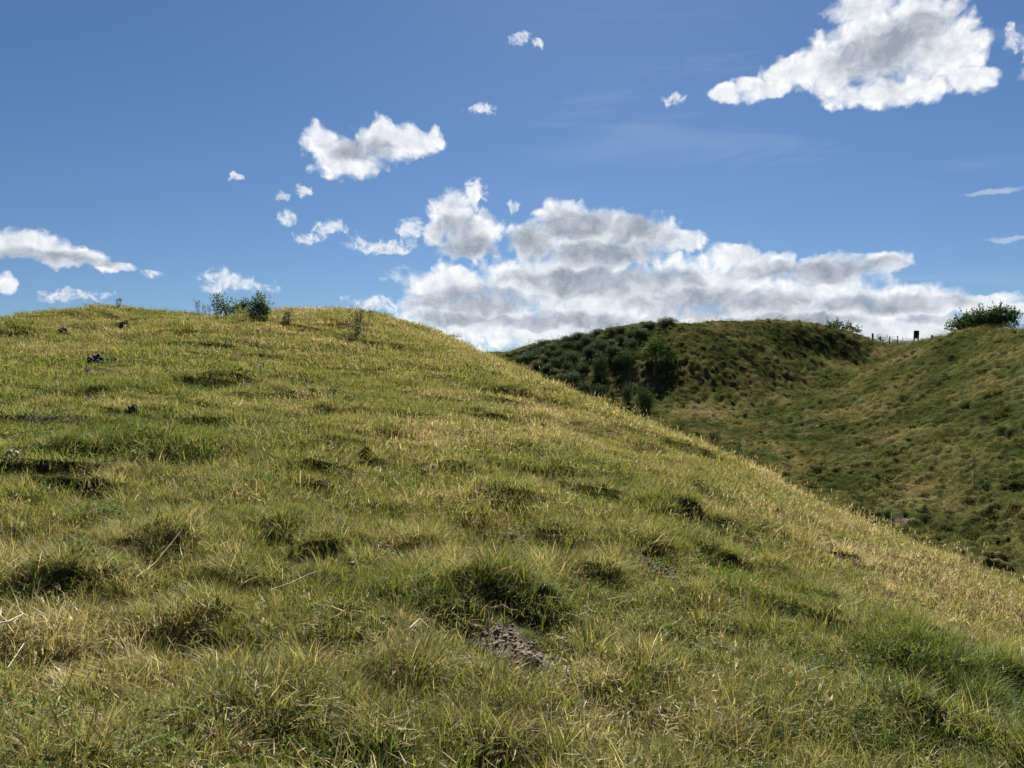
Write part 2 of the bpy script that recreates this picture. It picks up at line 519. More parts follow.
# one ground sheet, fine near the camera and coarse towards the horizon
rs = [0.25]
while rs[-1] < 6000:
    r = rs[-1]
    rs.append(r + (max(0.035, 0.0032 * r) if r < 105 else 0.12 * r))
rs = np.array(rs)
front = np.radians(np.concatenate([np.arange(-46, 0, 0.16), np.arange(0, 46.001, 0.11)]))
back = np.radians(np.linspace(46, 314, 80)[1:-1])
th = np.concatenate([front, back])
RR, TT = np.meshgrid(rs, th, indexing='ij')
gx, gy = (RR * np.sin(TT)).ravel(), (RR * np.cos(TT)).ravel()
gz = hgt(gx, gy)


def mesh_np(name, co, faces_list, mats=(), attrs=None, smooth=False):
    """faces_list: list of (n, k) index arrays."""
    me = bpy.data.meshes.new(name)
    me.vertices.add(len(co))
    me.vertices.foreach_set('co', np.asarray(co, np.float32).ravel())
    tot = sum(f.size for f in faces_list)
    nf = sum(len(f) for f in faces_list)
    me.loops.add(tot)
    me.loops.foreach_set('vertex_index', np.concatenate([f.ravel() for f in faces_list]).astype(np.int32))
    me.polygons.add(nf)
    sizes = np.concatenate([np.full(len(f), f.shape[1], np.int32) for f in faces_list])
    me.polygons.foreach_set('loop_start', (np.cumsum(sizes) - sizes).astype(np.int32))
    if smooth:
        me.polygons.foreach_set('use_smooth', np.ones(nf, bool))
    for m in mats:
        me.materials.append(m)
    for k, v in (attrs or {}).items():
        v = np.asarray(v)
        if v.ndim == 1 and v.dtype.kind == 'i':
            a = me.attributes.new(k, 'INT', 'POINT')
            a.data.foreach_set('value', v.astype(np.int32))
        elif v.ndim == 1:
            a = me.attributes.new(k, 'FLOAT', 'POINT')
            a.data.foreach_set('value', v.astype(np.float32))
        else:
            a = me.attributes.new(k, 'FLOAT_VECTOR', 'POINT')
            a.data.foreach_set('vector', v.astype(np.float32).ravel())
    me.update(calc_edges=True)
    me.validate()
    return me


def link(name, me, parent=None):
    o = bpy.data.objects.new(name, me)
    col.objects.link(o)
    if parent is not None:
        o.parent = parent
    return o


def tag(o, label=None, cat=None, group=None, kind=None):
    for k, v in (('label', label), ('category', cat), ('group', group), ('kind', kind)):
        if v:
            o[k] = v
    return o


def new_mat(name):
    m = bpy.data.materials.new(name)
    m.use_nodes = True
    m.node_tree.nodes.clear()
    return m, NT(m.node_tree)


def out(N, sh):
    o = N.n('ShaderNodeOutputMaterial')
    N.t.links.new(sh, o.inputs[0])


def attr(N, name, inst=False):
    a = N.n('ShaderNodeAttribute', attribute_name=name, attribute_type='INSTANCER' if inst else 'GEOMETRY')
    return a.outputs['Fac']


def wpos(N):
    return N.n('ShaderNodeNewGeometry').outputs['Position']


# ground: thatch and moss with shade between the blades painted in, bare chalky soil where worn
GREEN = [(0.0, (0.046, 0.074, 0.014)), (0.30, (0.108, 0.132, 0.024)), (0.54, (0.180, 0.168, 0.050)), (0.76, (0.265, 0.205, 0.095)), (1.0, (0.50, 0.41, 0.25))]
gm, N = new_mat('turf_ground')
P = wpos(N)
n1 = N.noise(P, 1.1, 5, 0.6)
n2 = N.noise(P, 14.0, 4, 0.6)
n3 = N.noise(P, 60.0, 2, 0.5)
dry = N.m('ADD', N.m('MULTIPLY', attr(N, 'dry'), 0.35), N.m('ADD', 0.02, N.m('ADD', N.m('MULTIPLY', n1, 0.35), N.m('MULTIPLY', n2, 0.4))))
turf = N.ramp(dry, [(0.0, (0.022, 0.030, 0.010)), (0.35, (0.040, 0.042, 0.014)), (0.6, (0.075, 0.060, 0.026)), (1.0, (0.17, 0.13, 0.065))])  # thatch browns kept darker to stand for shadows between the blades
sw = N.m('ADD', N.m('MULTIPLY', attr(N, 'dry'), 0.30), N.m('ADD', 0.025,  N.m('ADD', N.m('MULTIPLY', N.noise(P, 0.55, 4, 0.6), 0.35), N.m('MULTIPLY', N.noise(P, 3.2, 5, 0.7), 0.62))))
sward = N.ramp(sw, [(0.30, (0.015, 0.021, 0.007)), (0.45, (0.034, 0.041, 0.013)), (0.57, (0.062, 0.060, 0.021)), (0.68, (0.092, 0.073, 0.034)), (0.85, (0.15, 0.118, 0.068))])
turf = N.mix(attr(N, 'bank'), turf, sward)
soilc = N.ramp(N.m('ADD', N.m('MULTIPLY', n2, 0.6), N.m('MULTIPLY', n3, 0.5)), [(0.25, (0.032, 0.026, 0.020)), (0.55, (0.080, 0.066, 0.053)), (0.78, (0.19, 0.165, 0.14))])
gc = N.mix(attr(N, 'soil'), turf, soilc)
bs = N.n('ShaderNodeBsdfDiffuse')
N.put(bs.inputs['Color'], gc)
bp = N.n('ShaderNodeBump')
bp.inputs['Strength'].default_value = 0.8
bp.inputs['Distance'].default_value = 0.03
N.put(bp.inputs['Height'], N.m('ADD', n2, N.m('MULTIPLY', n3, 0.4)))
N.put(bs.inputs['Normal'], bp.outputs[0])
out(N, bs.outputs[0])

nr, nt = len(rs), len(th)
ii = np.arange(nr - 1)[:, None] * nt
jj = np.arange(nt)[None]
j2 = (jj + 1) % nt
quads = np.stack([ii + jj, ii + j2, ii + nt + j2, ii + nt + jj], -1).reshape(-1, 4)[:, ::-1]
vi = len(gx)
gco = np.concatenate([np.stack([gx, gy, gz], 1), [[0, 0, float(hgt(0, 0)[0])]]])
fan = np.stack([np.full(nt, vi), np.arange(nt), (np.arange(nt) + 1) % nt], 1)[:, ::-1]
gsoil = soil_mask(gco[:, 0], gco[:, 1])
gdry = straw_zone(gco[:, 0], gco[:, 1])
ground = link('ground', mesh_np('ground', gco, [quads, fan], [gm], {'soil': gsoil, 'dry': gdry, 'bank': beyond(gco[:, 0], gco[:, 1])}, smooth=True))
tag(ground, kind='structure')


# ------------------------------------------------------------------ grass
def grass_mat(name, ramp, gain=1.0, transl=0.48, shift=0.0, gloss=0.014, ovar=0.24):
    m, N = new_mat(name)
    P = wpos(N)
    n1 = N.noise(P, 0.9, 4, 0.6)
    rnd, tip = attr(N, 'rnd'), attr(N, 'tip')
    dry = attr(N, 'dry', True)
    oi = N.n('ShaderNodeObjectInfo').outputs['Random']
    f = N.m('ADD', N.m('MULTIPLY', N.m('SUBTRACT', n1, 0.5), 0.5), 0.36 + shift)
    f = N.m('ADD', f, N.m('MULTIPLY', dry, 0.32))
    f = N.m('ADD', f, N.m('MULTIPLY', N.m('SUBTRACT', rnd, 0.5), 0.78))
    f = N.m('ADD', f, N.m('MULTIPLY', N.m('SUBTRACT', oi, 0.5), ovar))
    f = N.m('ADD', f, N.m('MULTIPLY', tip, 0.10), clamp=True)
    c = N.ramp(f, ramp)
    hv = N.n('ShaderNodeHueSaturation')
    hv.inputs['Value'].default_value = gain
    N.put(hv.inputs['Color'], c)
    d = N.n('ShaderNodeBsdfDiffuse')
    N.put(d.inputs[0], hv.outputs[0])
    t = N.n('ShaderNodeBsdfTranslucent')
    N.put(t.inputs[0], N.mix(1.0, hv.outputs[0], (1.0, 1.0, 0.72), 'MULTIPLY'))
    ms = N.n('ShaderNodeMixShader')
    ms.inputs[0].default_value = transl
    N.t.links.new(d.outputs[0], ms.inputs[1])
    N.t.links.new(t.outputs[0], ms.inputs[2])
    g = N.n('ShaderNodeBsdfGlossy')
    g.inputs[0].default_value = (0.9, 0.9, 0.85, 1)
    g.inputs['Roughness'].default_value = 0.5
    m2 = N.n('ShaderNodeMixShader')
    m2.inputs[0].default_value = gloss
    N.t.links.new(ms.outputs[0], m2.inputs[1])
    N.t.links.new(g.outputs[0], m2.inputs[2])
    out(N, m2.outputs[0])
    return m


MAT_TURF = grass_mat('turf_blades', GREEN, shift=0.095)
MAT_TUSS = grass_mat('tussock_blades', GREEN, shift=0.06)
MAT_SEED = grass_mat('seeding_stalks', [(0.0, (0.13, 0.105, 0.045)), (0.4, (0.22, 0.160, 0.08)), (0.75, (0.31, 0.225, 0.125)), (1.0, (0.46, 0.37, 0.24))], shift=0.15)
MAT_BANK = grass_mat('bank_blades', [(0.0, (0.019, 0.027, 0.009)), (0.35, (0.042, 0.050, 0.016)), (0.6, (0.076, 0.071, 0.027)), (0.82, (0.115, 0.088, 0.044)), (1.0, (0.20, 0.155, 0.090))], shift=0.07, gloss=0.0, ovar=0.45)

rng = np.random.default_rng(5)


def blades(root, length, width, az, lean, curl, rnd, seg=3, tip0=0.0):
    """Grass blades: root (n,3); az the way each leans, lean its first angle from upright, curl how much further it bends."""
    n = len(root)
    ca, sa = np.cos(az), np.sin(az)
    hx, hy = ca, sa
    sx, sy = -sa, ca
    tw = rng.uniform(-1, 1, n)
    sx, sy = sx * np.cos(tw) + ca * np.sin(tw), sy * np.cos(tw) + sa * np.sin(tw)
    p = root.copy()
    vs, tips = [], []
    for k in range(seg + 1):
        t = k / seg
        w = width * (1 - t ** 1.6) * 0.5
        if k < seg:
            off = np.stack([sx * w, sy * w, np.zeros(n)], 1)
            vs += [p - off, p + off]
            tips += [np.full(n, t)] * 2
        else:
            vs.append(p.copy())
            tips.append(np.full(n, 1.0))
        a = lean + curl * (t + 0.5 / seg)
        st = length / seg
        p = p + np.stack([hx * np.sin(a) * st, hy * np.sin(a) * st, np.cos(a) * st], 1)
    nv = 2 * seg + 1
    co = np.stack(vs, 1).reshape(-1, 3)
    base = (np.arange(n) * nv)[:, None]
    q = np.concatenate([base + np.array([2 * k, 2 * k + 1, 2 * k + 3, 2 * k + 2]) for k in range(seg - 1)]) if seg > 1 else np.zeros((0, 4), int)
    tri = base + np.array([2 * seg - 2, 2 * seg - 1, 2 * seg])
    return co, q, tri, np.repeat(rnd, nv), np.stack(tips, 1).ravel()


def join_parts(parts):
    cos, qs, ts, rn, tp, o = [], [], [], [], [], 0
    for co, q, t, r, p in parts:
        cos.append(co)
        qs.append(q + o)
        ts.append(t + o)
        rn.append(r)
        tp.append(p)
        o += len(co)
    return np.concatenate(cos), [x for x in (np.concatenate(qs), np.concatenate(ts)) if len(x)], {'rnd': np.concatenate(rn), 'tip': np.concatenate(tp)}


def proto(name, parts, mat):
    co, fs, at = join_parts(parts)
    return bpy.data.objects.new(name, mesh_np(name, co, fs, [mat], at))


def turf_proto(rad, n, h, w, mat, clump=0.045, litter=0.11):
    k = int(7 + 95 * (rad / 0.4) ** 0.6)
    cr, ca_ = rad * np.sqrt(rng.random(k)), rng.uniform(0, 2 * np.pi, k)
    ch = 0.35 + 0.9 * rng.random(k) ** 1.6                    # how tall each little clump grows
    cc = rng.random(k)
    cl = rng.uniform(0, 2 * np.pi, k)
    wk = rng.integers(0, k, n)
    spread = clump * (w[1] / 0.005) ** 0.6
    xy = np.stack([cr * np.cos(ca_), cr * np.sin(ca_)], 1)[wk] + rng.normal(size=(n, 2)) * spread * (0.4 + 0.8 * rng.random(n))[:, None]
    root = np.column_stack([xy, np.full(n, -0.015)])
    L = rng.uniform(h[0], h[1], n) * ch[wk]
    az = np.where(rng.random(n) < 0.5, cl[wk] + rng.normal(0, 0.8, n), rng.uniform(0, 2 * np.pi, n))
    lean = np.abs(rng.normal(0.40, 0.35, n))
    flat = rng.random(n) < litter
    root[flat, :2] = rng.uniform(-rad, rad, (flat.sum(), 2)) * 0.8
    root[:, 2] += np.where(flat, rng.uniform(0.005, 0.045, n), 0)
    lean = np.where(flat, rng.uniform(1.2, 1.65, n), lean)
    L = np.where(flat, rng.uniform(h[0], h[1] * 0.8, n), L)
    rnd = np.clip(0.40 * rng.random(n) + 0.50 * cc[wk], 0, 1)
    rnd = np.where(flat, rng.uniform(0.6, 1.15, n), rnd)
    return proto('turf_patch', [blades(root, L, rng.uniform(w[0], w[1], n), az, lean, np.where(flat, rng.uniform(-0.5, 0.5, n), rng.uniform(0.1, 1.4, n)), rnd, 2)], mat)


def tuss_proto(rad, n, h, w, mat, spread=1.0):
    r = rad * rng.random(n) ** 0.7
    a = rng.uniform(0, 2 * np.pi, n)
    root = np.stack([r * np.cos(a), r * np.sin(a), np.full(n, -0.02)], 1)
    L = rng.uniform(h[0], h[1], n) * (1 - 0.35 * r / rad)
    az = np.where(rng.random(n) < 0.55, a + rng.normal(0, 0.8, n), rng.normal(rng.uniform(-1.2, 0.2), 0.7, n))
    lean = 0.12 + 0.50 * (r / rad) * spread + np.abs(rng.normal(0, 0.15, n))
    curl = rng.uniform(0.2, 1.5, n) * spread
    rnd = np.where(rng.random(n) < 0.2, rng.uniform(0.85, 1.3, n), rng.random(n) * 0.9)
    L = L * np.where(rng.random(n) < 0.35, rng.uniform(0.4, 0.8, n), 1.0)
    return proto('tussock', [blades(root, L, rng.uniform(w[0], w[1], n), az, lean, curl, rnd, 4)], mat)


def seed_proto(rad, n, h, w, head, mat):
    r = rad * np.sqrt(rng.random(n))
    a = rng.uniform(0, 2 * np.pi, n)
    root = np.stack([r * np.cos(a), r * np.sin(a), np.full(n, -0.02)], 1)
    L = rng.uniform(h[0], h[1], n)
    az = rng.uniform(0, 2 * np.pi, n)
    lean, curl = np.abs(rng.normal(0.12, 0.14, n)), rng.uniform(0.0, 0.7, n)
    rnd = rng.random(n)
    st = blades(root, L, np.full(n, w), az, lean, curl, rnd * 0.8, 4)
    tips = st[0].reshape(n, 9, 3)[:, 8]
    prev = st[0].reshape(n, 9, 3)[:, 6:8].mean(1)
    d = tips - prev
    d /= np.linalg.norm(d, axis=1)[:, None]
    parts = [st]
    # the seed head: a few short overlapping spikelets along the tip
    for k in range(4):
        rt = tips - d * (head * (0.2 + 0.28 * k))[:, None] if hasattr(head, '__len__') else tips - d * head * (0.1 + 0.3 * k)
        parts.append(blades(rt, np.full(n, head * 0.75), np.full(n, head * 0.22), az + rng.uniform(-3, 3, n), lean + curl + rng.normal(0, 0.3, n), np.zeros(n), np.clip(rnd + 0.15, 0, 1), 2))
    return proto('seed_stalks', parts, mat)


def scatter(name, protos, xyz, rot, scl, dry, label, cat):
    n = len(xyz)
    me = mesh_np(name, xyz, [np.zeros((0, 3), int)], [], None)
    for k, v in (('rot', rot), ('scl', scl)):
        a = me.attributes.new(k, 'FLOAT_VECTOR', 'POINT')
        a.data.foreach_set('vector', np.asarray(v, np.float32).ravel())
    a = me.attributes.new('dry', 'FLOAT', 'POINT')
    a.data.foreach_set('value', np.asarray(dry, np.float32))
    a = me.attributes.new('pick', 'INT', 'POINT')
    a.data.foreach_set('value', rng.integers(0, len(protos), n).astype(np.int32))
    o = link(name, me)
    ng = bpy.data.node_groups.new(name, 'GeometryNodeTree')
    ng.interface.new_socket('Geometry', in_out='INPUT', socket_type='NodeSocketGeometry')
    ng.interface.new_socket('Geometry', in_out='OUTPUT', socket_type='NodeSocketGeometry')
    G = NT(ng)
    gi, go = G.n('NodeGroupInput'), G.n('NodeGroupOutput')
    jn = G.n('GeometryNodeJoinGeometry')
    for p in protos:
        oi = G.n('GeometryNodeObjectInfo')
        oi.inputs['Object'].default_value = p
        oi.inputs['As Instance'].default_value = False
        g2 = G.n('GeometryNodeGeometryToInstance')
        ng.links.new(oi.outputs['Geometry'], g2.inputs[0])
        ng.links.new(g2.outputs[0], jn.inputs[0])
    ip = G.n('GeometryNodeInstanceOnPoints')
    ng.links.new(gi.outputs[0], ip.inputs['Points'])
    ng.links.new(jn.outputs[0], ip.inputs['Instance'])
    ip.inputs['Pick Instance'].default_value = True

    def na(nm, ty):
        nd = G.n('GeometryNodeInputNamedAttribute', data_type=ty)
        nd.inputs['Name'].default_value = nm
        return [s for s in nd.outputs if s.enabled and s.name == 'Attribute'][0]
    ng.links.new(na('pick', 'INT'), ip.inputs['Instance Index'])
    er = G.n('FunctionNodeEulerToRotation')
    ng.links.new(na('rot', 'FLOAT_VECTOR'), er.inputs[0])
    ng.links.new(er.outputs[0], ip.inputs['Rotation'])
    ng.links.new(na('scl', 'FLOAT_VECTOR'), ip.inputs['Scale'])
    ng.links.new(ip.outputs[0], go.inputs[0])
    md = o.modifiers.new('scatter', 'NODES')
    md.node_group = ng
    tag(o, label, cat, kind='stuff')
    return o


def ring(n_per_m2, r0, r1, az0=-41.0, az1=41.0):
    area = (r1 * r1 - r0 * r0) * 0.5 * math.radians(az1 - az0)
    n = int(area * n_per_m2)
    r = np.sqrt(rng.uniform(r0 * r0, r1 * r1, n))
    a = np.radians(rng.uniform(az0, az1, n))
    return r * np.sin(a), r * np.cos(a)


def place(x, y, keep, smin, smax, tilt=0.5, zs=(0.8, 1.25)):
    m = rng.random(len(x)) < keep
    x, y = x[m], y[m]
    z = hgt(x, y)
    e = 0.15
    nx, ny = -(hgt(x + e, y) - z) / e, -(hgt(x, y + e) - z) / e
    n = len(x)
    rz = rng.uniform(0, 2 * np.pi, n)
    # lean with the slope: rotate about x and y, the turn about z first
    rx, ry = -np.arctan(ny) * tilt, np.arctan(nx) * tilt
    rot = np.empty((n, 3))
    for i in range(n):
        e_ = (Matrix.Rotation(ry[i], 3, 'Y') @ Matrix.Rotation(rx[i], 3, 'X') @ Matrix.Rotation(rz[i], 3, 'Z')).to_euler()
        rot[i] = e_
    s = rng.uniform(smin, smax, n)
    scl = np.stack([s, s, s * rng.uniform(zs[0], zs[1], n)], 1)
    return np.stack([x, y, z], 1), rot, scl, straw_zone(x, y)


def cat(lst):
    return [np.concatenate(z) for z in zip(*lst)]


# short turf, three sizes of patch by distance
A = [turf_proto(0.22, 300, (0.04, 0.15), (0.0028, 0.0055), MAT_TURF) for _ in range(8)]
x, y = ring(42, 1.3, 8)
scatter('turf_grass', A, *place(x, y, 1 - soil_mask(x, y, 0.45), 0.8, 1.25), label='short tufted turf in green and straw on the near slope', cat='grass')
A = [turf_proto(0.40, 400, (0.05, 0.17), (0.005, 0.010), MAT_TURF) for _ in range(8)]
x, y = ring(15, 7, 17)
k = (1 - 0.9 * soil_mask(x, y)) * (1 - 0.8 * beyond(x, y))
scatter('turf_grass', A, *place(x, y, k, 0.8, 1.3), label='short tufted turf higher up the near slope', cat='grass')
A = [turf_proto(0.7, 450, (0.06, 0.18), (0.010, 0.020), MAT_TURF) for _ in range(6)]
x, y = ring(5.5, 15, 44)
k = (1 - 0.8 * soil_mask(x, y)) * (1 - beyond(x, y))
scatter('turf_grass', A, *place(x, y, k, 0.8, 1.3), label='dry turf covering the top of the near mound', cat='grass')
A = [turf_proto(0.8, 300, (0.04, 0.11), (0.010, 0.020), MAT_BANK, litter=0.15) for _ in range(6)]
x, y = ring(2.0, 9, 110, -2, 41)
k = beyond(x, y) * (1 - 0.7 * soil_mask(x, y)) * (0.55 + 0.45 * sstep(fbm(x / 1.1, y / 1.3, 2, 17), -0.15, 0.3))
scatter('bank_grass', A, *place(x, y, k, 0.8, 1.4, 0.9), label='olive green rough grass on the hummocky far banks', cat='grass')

# longer tussocks: on the marked hummocks and by patches elsewhere
T = [tuss_proto(0.12, 120, (0.10, 0.32), (0.003, 0.0055), MAT_TUSS, 0.85) for _ in range(8)]
tx, ty = [], []
for (bx, by, br, bh) in BUMPS:
    if by < 14:
        n = int(np.clip(br * br * 60 + br * 30, 4, 30))
        tx.append(bx + rng.normal(0, 0.75, n) * br)
        ty.append(by - br * 0.05 + rng.uniform(-0.45, 1.2, n) * br)
x, y = np.concatenate(tx), np.concatenate(ty)
b1 = place(x, y, np.ones(len(x)) * (1 - 0.7 * soil_mask(x, y)), 0.55, 1.15, 0.3)
x, y = ring(30, 1.5, 10)
b2 = place(x, y, np.clip(sstep(fbm(x / 1.0, y / 0.7, 3, 12), -0.02, 0.35) * 0.9 + 0.05, 0, 1) * (1 - soil_mask(x, y, 0.5)), 0.4, 1.2, 0.3)
scatter('tussock_grass', T, *cat([b1, b2]), label='long arching tussock grass on the near hummocks', cat='grass')
T = [tuss_proto(0.19, 330, (0.14, 0.40), (0.003, 0.0055), MAT_TUSS, 0.9) for _ in range(6)]
hx = []
for (px, py, k_) in [(262, 735, 5), (300, 715, 4), (400, 700, 4), (430, 690, 3), (480, 750, 5), (520, 748, 3), (505, 615, 5), (470, 612, 4), (60, 600, 4), (25, 590, 3), (140, 572, 4), (175, 565, 3), (330, 590, 3), (350, 610, 3),
                     (985, 720, 4), (1010, 700, 3), (950, 705, 3), (880, 665, 2), (700, 610, 2), (640, 545, 2), (690, 520, 3), (310, 478, 4), (285, 482, 3), (140, 462, 4), (215, 388, 5), (235, 392, 3), (590, 600, 2), (420, 590, 2)]:
    g = ground_at(px, py, False)
    for _ in range(k_):
        hx.append((g[0] + rng.normal() * 0.17 * (1 + g[1] / 12), g[1] + rng.normal() * 0.07 * (1 + g[1] / 12)))
hx = np.array(hx)
scatter('tussock_grass', T, *place(hx[:, 0], hx[:, 1], np.ones(len(hx)), 0.4, 0.9, 0.3), label='the longest rank tussocks with bright backlit tips', cat='grass')
T = [tuss_proto(0.16, 120, (0.16, 0.34), (0.007, 0.012), MAT_TUSS) for _ in range(5)]
x, y = ring(6.0, 9, 40)
k = np.clip(sstep(fbm(x / 1.2, y / 1.0, 3, 14), 0.02, 0.4) * 0.85 + 0.04, 0, 1) * (1 - soil_mask(x, y)) * (1 - beyond(x, y))
scatter('tussock_grass', T, *place(x, y, k, 0.5, 1.1, 0.3), label='long grass tussocks scattered up the mound', cat='grass')
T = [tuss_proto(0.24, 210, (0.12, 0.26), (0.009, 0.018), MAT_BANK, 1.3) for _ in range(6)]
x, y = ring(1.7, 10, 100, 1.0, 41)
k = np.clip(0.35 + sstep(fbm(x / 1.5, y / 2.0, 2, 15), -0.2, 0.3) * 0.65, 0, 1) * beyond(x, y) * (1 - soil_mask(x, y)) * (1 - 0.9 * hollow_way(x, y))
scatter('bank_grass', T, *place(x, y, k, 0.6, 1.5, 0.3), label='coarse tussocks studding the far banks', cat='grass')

# small broad leaves low in the sward
def clover_proto(rad, n, size):
    k = 9
    cx, cy = rng.uniform(-rad, rad, k), rng.uniform(-rad, rad, k)
    w_ = rng.integers(0, k, n)
    c = np.column_stack([cx[w_] + rng.normal(0, rad * 0.22, n), cy[w_] + rng.normal(0, rad * 0.22, n), rng.uniform(0.015, 0.07, n)])
    nr = rng.normal(size=(n, 3)) * 0.45 + [0, 0, 1]
    nr /= np.linalg.norm(nr, axis=1)[:, None]
    u = np.cross(nr, rng.normal(size=(n, 3)))
    u /= np.linalg.norm(u, axis=1)[:, None]
    v = np.cross(nr, u)
    s_ = (size * rng.uniform(0.5, 1.3, n))[:, None]
    co = np.stack([c - u * s_, c + v * s_ * .6 + nr * s_ * .15, c + u * s_, c - v * s_ * .6 + nr * s_ * .15], 1).reshape(-1, 3)
    return bpy.data.objects.new('clover', mesh_np('clover', co, [np.arange(4 * n).reshape(n, 4)], [MAT_CLOVER], {'rnd': np.repeat(rng.random(n), 4), 'tip': np.repeat(rng.random(n) * 0.5, 4)}))


MAT_CLOVER = grass_mat('clover_leaves', [(0.0, (0.040, 0.075, 0.018)), (0.4, (0.085, 0.135, 0.030)), (0.75, (0.16, 0.19, 0.050)), (1.0, (0.30, 0.26, 0.09))], shift=-0.02, gloss=0.006)
C_ = [clover_proto(0.16, 150, 0.0085) for _ in range(5)]
x, y = ring(26, 1.4, 10)
k = sstep(fbm(x / 0.8, y / 0.8, 2, 44), -0.05, 0.35) * (1 - soil_mask(x, y, 0.5))
scatter('clover', C_, *place(x, y, k, 0.7, 1.3, 0.8), label='low clover and broad leaves between the grass blades', cat='clover')
C_ = [clover_proto(0.30, 190, 0.016) for _ in range(5)]
x, y = ring(8, 9, 20)
k = sstep(fbm(x / 1.2, y / 1.2, 2, 45), -0.05, 0.4) * (1 - soil_mask(x, y, 0.5)) * (1 - beyond(x, y))
scatter('clover', C_, *place(x, y, k, 0.7, 1.3, 0.8), label='low broad leaved herbs higher up the near slope', cat='clover')

# dry flowering stalks
S = [seed_proto(0.22, 9, (0.20, 0.42), 0.0018, 0.035, MAT_SEED) for _ in range(5)]
x, y = ring(10, 1.6, 11)
k = np.clip(0.22 + straw_zone(x, y) * 0.55, 0.05, 1) * np.clip(0.3 + (np.hypot(x, y) - 2) / 4, 0, 1) * (1 - beyond(x, y)) * (1 - 0.7 * soil_mask(x, y))
scatter('seeding_grass', S, *place(x, y, k, 0.6, 1.1, 0.2), label='dry yellow seed stalks standing above the near turf', cat='grass')
S = [seed_proto(0.45, 20, (0.16, 0.36), 0.004, 0.045, MAT_SEED) for _ in range(5)]
x, y = ring(4, 9, 34)
k = np.clip(0.22 + straw_zone(x, y) * 0.6, 0.04, 1) * (1 - beyond(x, y))
scatter('seeding_grass', S, *place(x, y, k, 0.6, 1.1, 0.2), label='straw coloured seed heads along the mound and its rim', cat='grass')
# clods and bits of flint on the bare ground
def crumb_proto(m):
    parts, fs, o = [], [], 0
    ico = np.array([(0, 0, 1), (.9, 0, .4), (.28, .85, .4), (-.72, .53, .4), (-.72, -.53, .4), (.28, -.85, .4), (.72, .53, -.4), (-.28, .85, -.4), (-.9, 0, -.4), (-.28, -.85, -.4), (.72, -.53, -.4), (0, 0, -1)])
    tri = np.array([(0, 1, 2), (0, 2, 3), (0, 3, 4), (0, 4, 5), (0, 5, 1), (1, 6, 2), (2, 7, 3), (3, 8, 4), (4, 9, 5), (5, 10, 1), (2, 6, 7), (3, 7, 8), (4, 8, 9), (5, 9, 10), (1, 10, 6), (6, 11, 7), (7, 11, 8), (8, 11, 9), (9, 11, 10), (10, 11, 6)])
    for _ in range(36):
        s_ = 0.0018 + 0.017 * rng.random() ** 5
        c_ = np.array([*rng.uniform(-0.10, 0.10, 2), s_ * 0.3])
        parts.append(ico * s_ * rng.uniform(0.5, 1.2, 3) * rng.uniform(0.75, 1.2, (12, 1)) + c_)
        fs.append(tri + o)
        o += 12
    co = np.concatenate(parts)
    return bpy.data.objects.new('crumbs', mesh_np('crumbs', co, [np.concatenate(fs)], [m], {'rnd': np.repeat(rng.random(36), 12)}))


cm, N = new_mat('soil_crumbs')
b_ = N.n('ShaderNodeBsdfPrincipled')
N.put(b_.inputs['Base Color'], N.ramp(attr(N, 'rnd'), [(0.0, (0.035, 0.024, 0.014)), (0.55, (0.095, 0.068, 0.042)), (0.9, (0.16, 0.12, 0.078)), (1.0, (0.36, 0.31, 0.25))]))
b_.inputs['Roughness'].default_value = 0.9
out(N, b_.outputs[0])
x, y = ring(110, 2.0, 12)
m_ = (soil_mask(x, y) > 0.3) & (beyond(x, y) < 0.3)
scatter('soil_crumbs', [crumb_proto(cm) for _ in range(4)], *place(x[m_], y[m_], np.full(m_.sum(), 0.8), 0.6, 1.4, 1.0), label='loose clods and flint chips on the bare soil', cat='soil crumbs')

# ------------------------------------------------------------------ things on the ground
def empty(name, loc, rz=0.0):
    o = bpy.data.objects.new(name, None)
    o.location = loc
    o.rotation_euler = (0, 0, rz)
    o.empty_display_size = 0.2
    col.objects.link(o)
    return o


def leaf_mat(name, stops, transl=0.3, rough=0.55, gloss=0.012):
    m, N = new_mat(name)
    n1 = N.noise(wpos(N), 3.5, 3, 0.6)
    f = N.m('ADD', N.m('MULTIPLY', attr(N, 'rnd'), 0.65), N.m('MULTIPLY', n1, 0.5))
    c = N.ramp(N.m('SUBTRACT', f, 0.08), stops)
    d = N.n('ShaderNodeBsdfDiffuse')
    N.put(d.inputs[0], c)
    t = N.n('ShaderNodeBsdfTranslucent')
    N.put(t.inputs[0], N.mix(1.0, c, (1.0, 1.0, 0.6), 'MULTIPLY'))
    a = N.n('ShaderNodeMixShader')
    a.inputs[0].default_value = transl
    N.t.links.new(d.outputs[0], a.inputs[1])
    N.t.links.new(t.outputs[0], a.inputs[2])
    g = N.n('ShaderNodeBsdfGlossy')
    g.inputs['Roughness'].default_value = rough
    g.inputs[0].default_value = (0.8, 0.85, 0.9, 1)
    b = N.n('ShaderNodeMixShader')
    b.inputs[0].default_value = gloss
    N.t.links.new(a.outputs[0], b.inputs[1])
    N.t.links.new(g.outputs[0], b.inputs[2])
    out(N, b.outputs[0])
    return m


